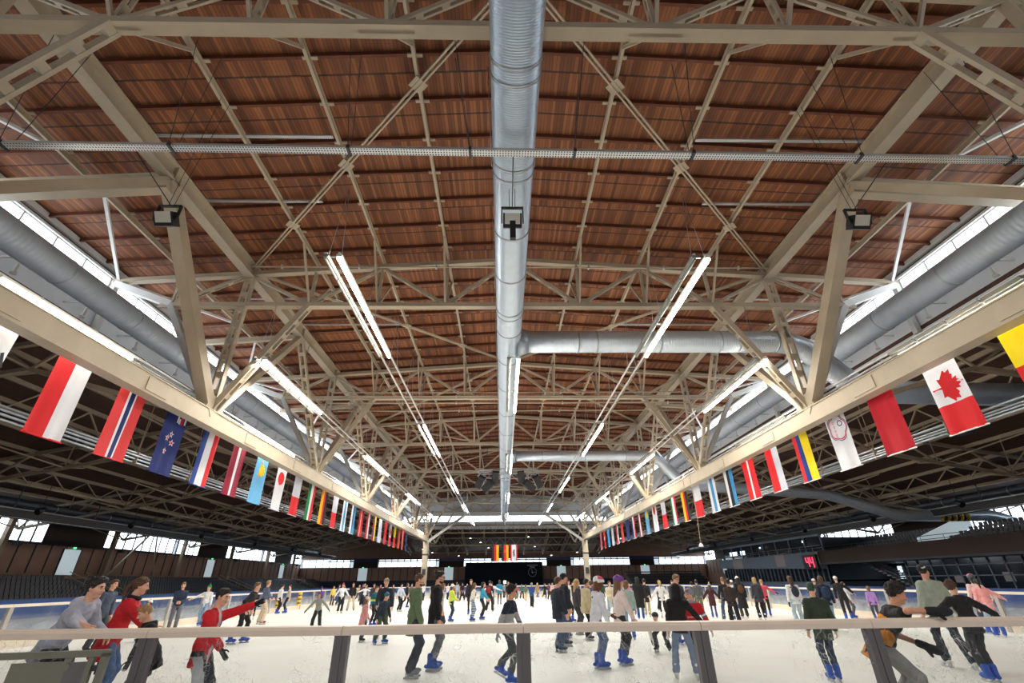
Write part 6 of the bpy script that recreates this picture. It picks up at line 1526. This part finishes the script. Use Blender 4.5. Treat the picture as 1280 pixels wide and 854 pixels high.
mid(-1.72, 26.6, 1.67, 84, 'person in a turquoise jacket and black trousers with long brown hair', (66,160,194), (38,38,40), hands=((-.3,.3,1.0),(.3,.4,.95)), hair=('long','dark'), fit='wide', skates=('plastic','blue'), lean=(6,0))
far(-1.45, 36, 1.7, 10, 'person in a white top with arms stretched sideways', (236,234,230), (86,88,94), hands='out', hair=('bun','dark'), fit='slim', skates=('fig','white'), legs='wide')
far(-.92, 41.7, 1.8, 4, 'person in a bright blue jacket from behind, mid-rink', (28,130,172), BLK, hair=('bob','brown'), fit='slim', skates=('hockey','black'))
mid(-3.15, 25.3, 1.58, 60, 'person in a neon yellow jacket and white beanie', (214,230,92), DJEAN, hands='fwd', hair=('bob','brown'), hat=('beanie',(232,230,226)), fit='slim', skates=('plastic','blue'))
mid(-2.8, 18.1, 1.66, 70, 'person with light brown hair just beyond the bearded black jacket', (196,190,186), DGRY, hair=('bob','lbrown'), skates=('plastic','blue'))
far(-4.78, 42.7, 1.62, 170, 'person in a mustard brown jacket and grey trousers', (146,98,36), (92,92,94), hair=('bob','brown'), fit='wide', skates=('hockey','black'))
far(-7.42, 34.5, 1.63, 120, 'person in a pale grey top and black trousers in mid-rink', (190,198,212), BLK, hair=('short','dark'), hands='half', skates=('fig','white'))
far(-7.98, 39.7, 1.65, 60, 'person in black striding with one blue skate behind', BLK, BLK, hair=('bob','brown'), legs='push2', skates=('plastic','blue'))
FARS = [(-2.49,30,1.82,180,'dark haired person in black rising above the turquoise jacket',BLK,BLK,('short','brown')),(-3.96,48,1.54,170,'person in a purple coat far down the rink',(84,54,128),NVY,('bob','brown')),(-4.56,50,1.6,160,'person in black beside the purple coat',BLK,BLK,('long','black')),
(-5.29,52,1.67,10,'person in a pale blue hooded top far down the rink',(150,176,200),DGRY,('bob','lbrown')),(-12.49,44,1.57,160,'person in a navy jacket near the far corner of the seating side',(48,58,92),NVY,('crop','brown')),(-12.1,43,1.68,150,'person in a violet and black jacket near the far corner',(72,60,110),BLK,('crop','dark')),
(-10.07,38,1.63,150,'person in a dark jacket behind the teal and yellow child',(60,52,58),BLK,('short','brown')),(-9.08,40,1.57,160,'person in charcoal with dark jeans, far seating side',(52,54,62),DJEAN,('long','dark')),(-1.5,33,1.74,14,'person in black with a red bag behind the outstretched white arms',(40,40,46),BLK,('short','dark')),
(-.23,42,1.69,170,'person in a grey tweed jacket beyond the curly hair',(110,108,106),DGRY,('crop','brown')),(1.49,49,1.42,20,'child in olive with pale trousers far down the rink',(96,104,78),(206,184,146),('bob','brown')),(1.42,37.4,1.58,20,'person in a royal blue jacket and black trousers',(38,72,128),BLK,('short','grey')),
(3.36,60.2,1.5,30,'person in a tan patterned coat at the far boards',(160,130,90),NVY,('bob','blond')),(3.6,52.5,1.45,160,'person in a short black coat with bare knees far away',BLK,(60,50,46),('long','black')),(4.0,52,1.5,150,'person in a plum top far away beside the short black coat',(90,60,76),BLK,('bob','dark')),
(2.33,24,1.76,60,'person in a white shirt behind the black cap',WHT,NVY,('crop','dark')),(3.07,22,1.66,40,'person in a blue jacket behind the white and rosy helmet',(54,84,124),LJEAN,('short','brown')),(4.72,26,1.65,170,'person in a beige hooded coat between the two helmets',(212,200,176),LJEAN,('bob','dark')),
(3.45,17.2,1.68,20,'person in a mint grey jacket partly behind the purple helmet',(170,190,186),LJEAN,('bob','lbrown')),(6.67,30,1.54,160,'child in a pink and blue top far behind the purple helmet',(214,120,160),(60,80,140),('bob','brown')),(9.04,32,1.68,170,'person in dark grey behind the blond ponytail',(60,58,62),BLK,('short','dark')),
(9.66,28,1.56,10,'person in a dark blue grey hooded jacket by the boards',(78,88,106),DGRY,('short','dark')),(11.2,36,1.62,170,'person in black at the boards far on the scoreboard side',BLK,BLK,('crop','brown')),(8.16,20,1.68,14,'person in dark brown just behind the black sweater',(58,46,44),BLK,('short','dark')),
(13.84,32.4,1.6,20,'person in white with a white helmet and blue skates behind the long black coat',(214,216,220),WHT,('bob','lbrown')),(-15.0,52,1.5,120,'person in beige at the far corner of the boards',(190,170,130),DGRY,('bob','blond')),(-14.8,54,1.55,140,'person in slate at the far corner of the boards',(80,92,112),NVY,('crop','dark')),
(-12.42,50,1.54,150,'person in wine red near the far corner',(120,40,56),BLK,('bob','dark')),(-8.72,46,1.58,160,'person in a brown grey coat far behind the pale grey top',(106,94,88),BLK,('short','brown')),(-9.03,55,1.55,20,'person in white far behind the green jacket',WHT,NVY,('bob','brown')),
(-7.11,50,1.56,160,'person in petrol blue far behind the black jacket',(40,84,104),BLK,('short','dark')),(.68,52,1.47,20,'person in rust orange far behind the curly hair',(160,86,52),DJEAN,('bob','brown')),(1.35,55,1.44,160,'child in teal far behind the banded sweater',(40,110,116),BLK,('bob','dark')),
(4.13,50,1.5,30,'person in pale pink far away by the end boards',(222,180,180),DGRY,('bob','blond')),(5.41,45,1.57,160,'person in black with a grey scarf far behind the beige puffer',BLK,DGRY,('short','dark')),(5.53,34,1.63,30,'person in cream far behind the white and rosy helmet',(222,212,190),JEAN,('long','lbrown')),
(7.82,44,1.54,160,'person in forest green far behind the purple helmet',(44,76,56),BLK,('crop','brown')),(8.18,40,1.6,30,'person in a light grey coat far behind the cream sweater',(176,178,182),BLK,('bob','dark')),(-2.53,54,1.5,160,'person in a dark red coat far behind the outstretched arms',(130,36,44),BLK,('long','dark')),
(-12.92,55,1.52,20,'person in lavender near the far boards',(150,140,180),NVY,('bob','brown')),(-.52,57,1.46,160,'child in grey far away under the exit sign',(130,132,138),BLK,('crop','dark')),(-6.48,55,1.53,20,'person in white and navy far behind the neon jacket',(206,210,220),NVY,('short','brown')),(-5.55,57,1.5,160,'person in ochre far behind the neon jacket',(176,132,60),DGRY,('bob','dark'))]
hp = ['down','half','fwd','pocket','swing','clasp']; lp = ['stand','glide','close','glide2','wide','push']
for i, (x, y, h, fc, lb, tc_, pc_, hr) in enumerate(FARS):
    sk = [('plastic','blue'),('fig','white'),('hockey','black')][i % 3]
    hat = ('helmet',(236,236,236)) if 'white helmet' in lb else (('beanie',(90,92,100)) if i % 9 == 4 else None)
    person(x, y, h, fc, lb, tc_, pc_, lv=1 if y < 23 else 2, hands=hp[i % 6], legs=lp[(i*5) % 6], hair=hr, hat=hat, skates=sk, hem=-.45 if 'coat' in lb else -.16, tt=.035 if 'coat' in lb or 'jacket' in lb else .018, fit=('slim','loose','wide')[i % 3], skin=(0,0,1,0,2,0,1)[i % 7], bag=(150,30,36) if 'red bag' in lb else None)
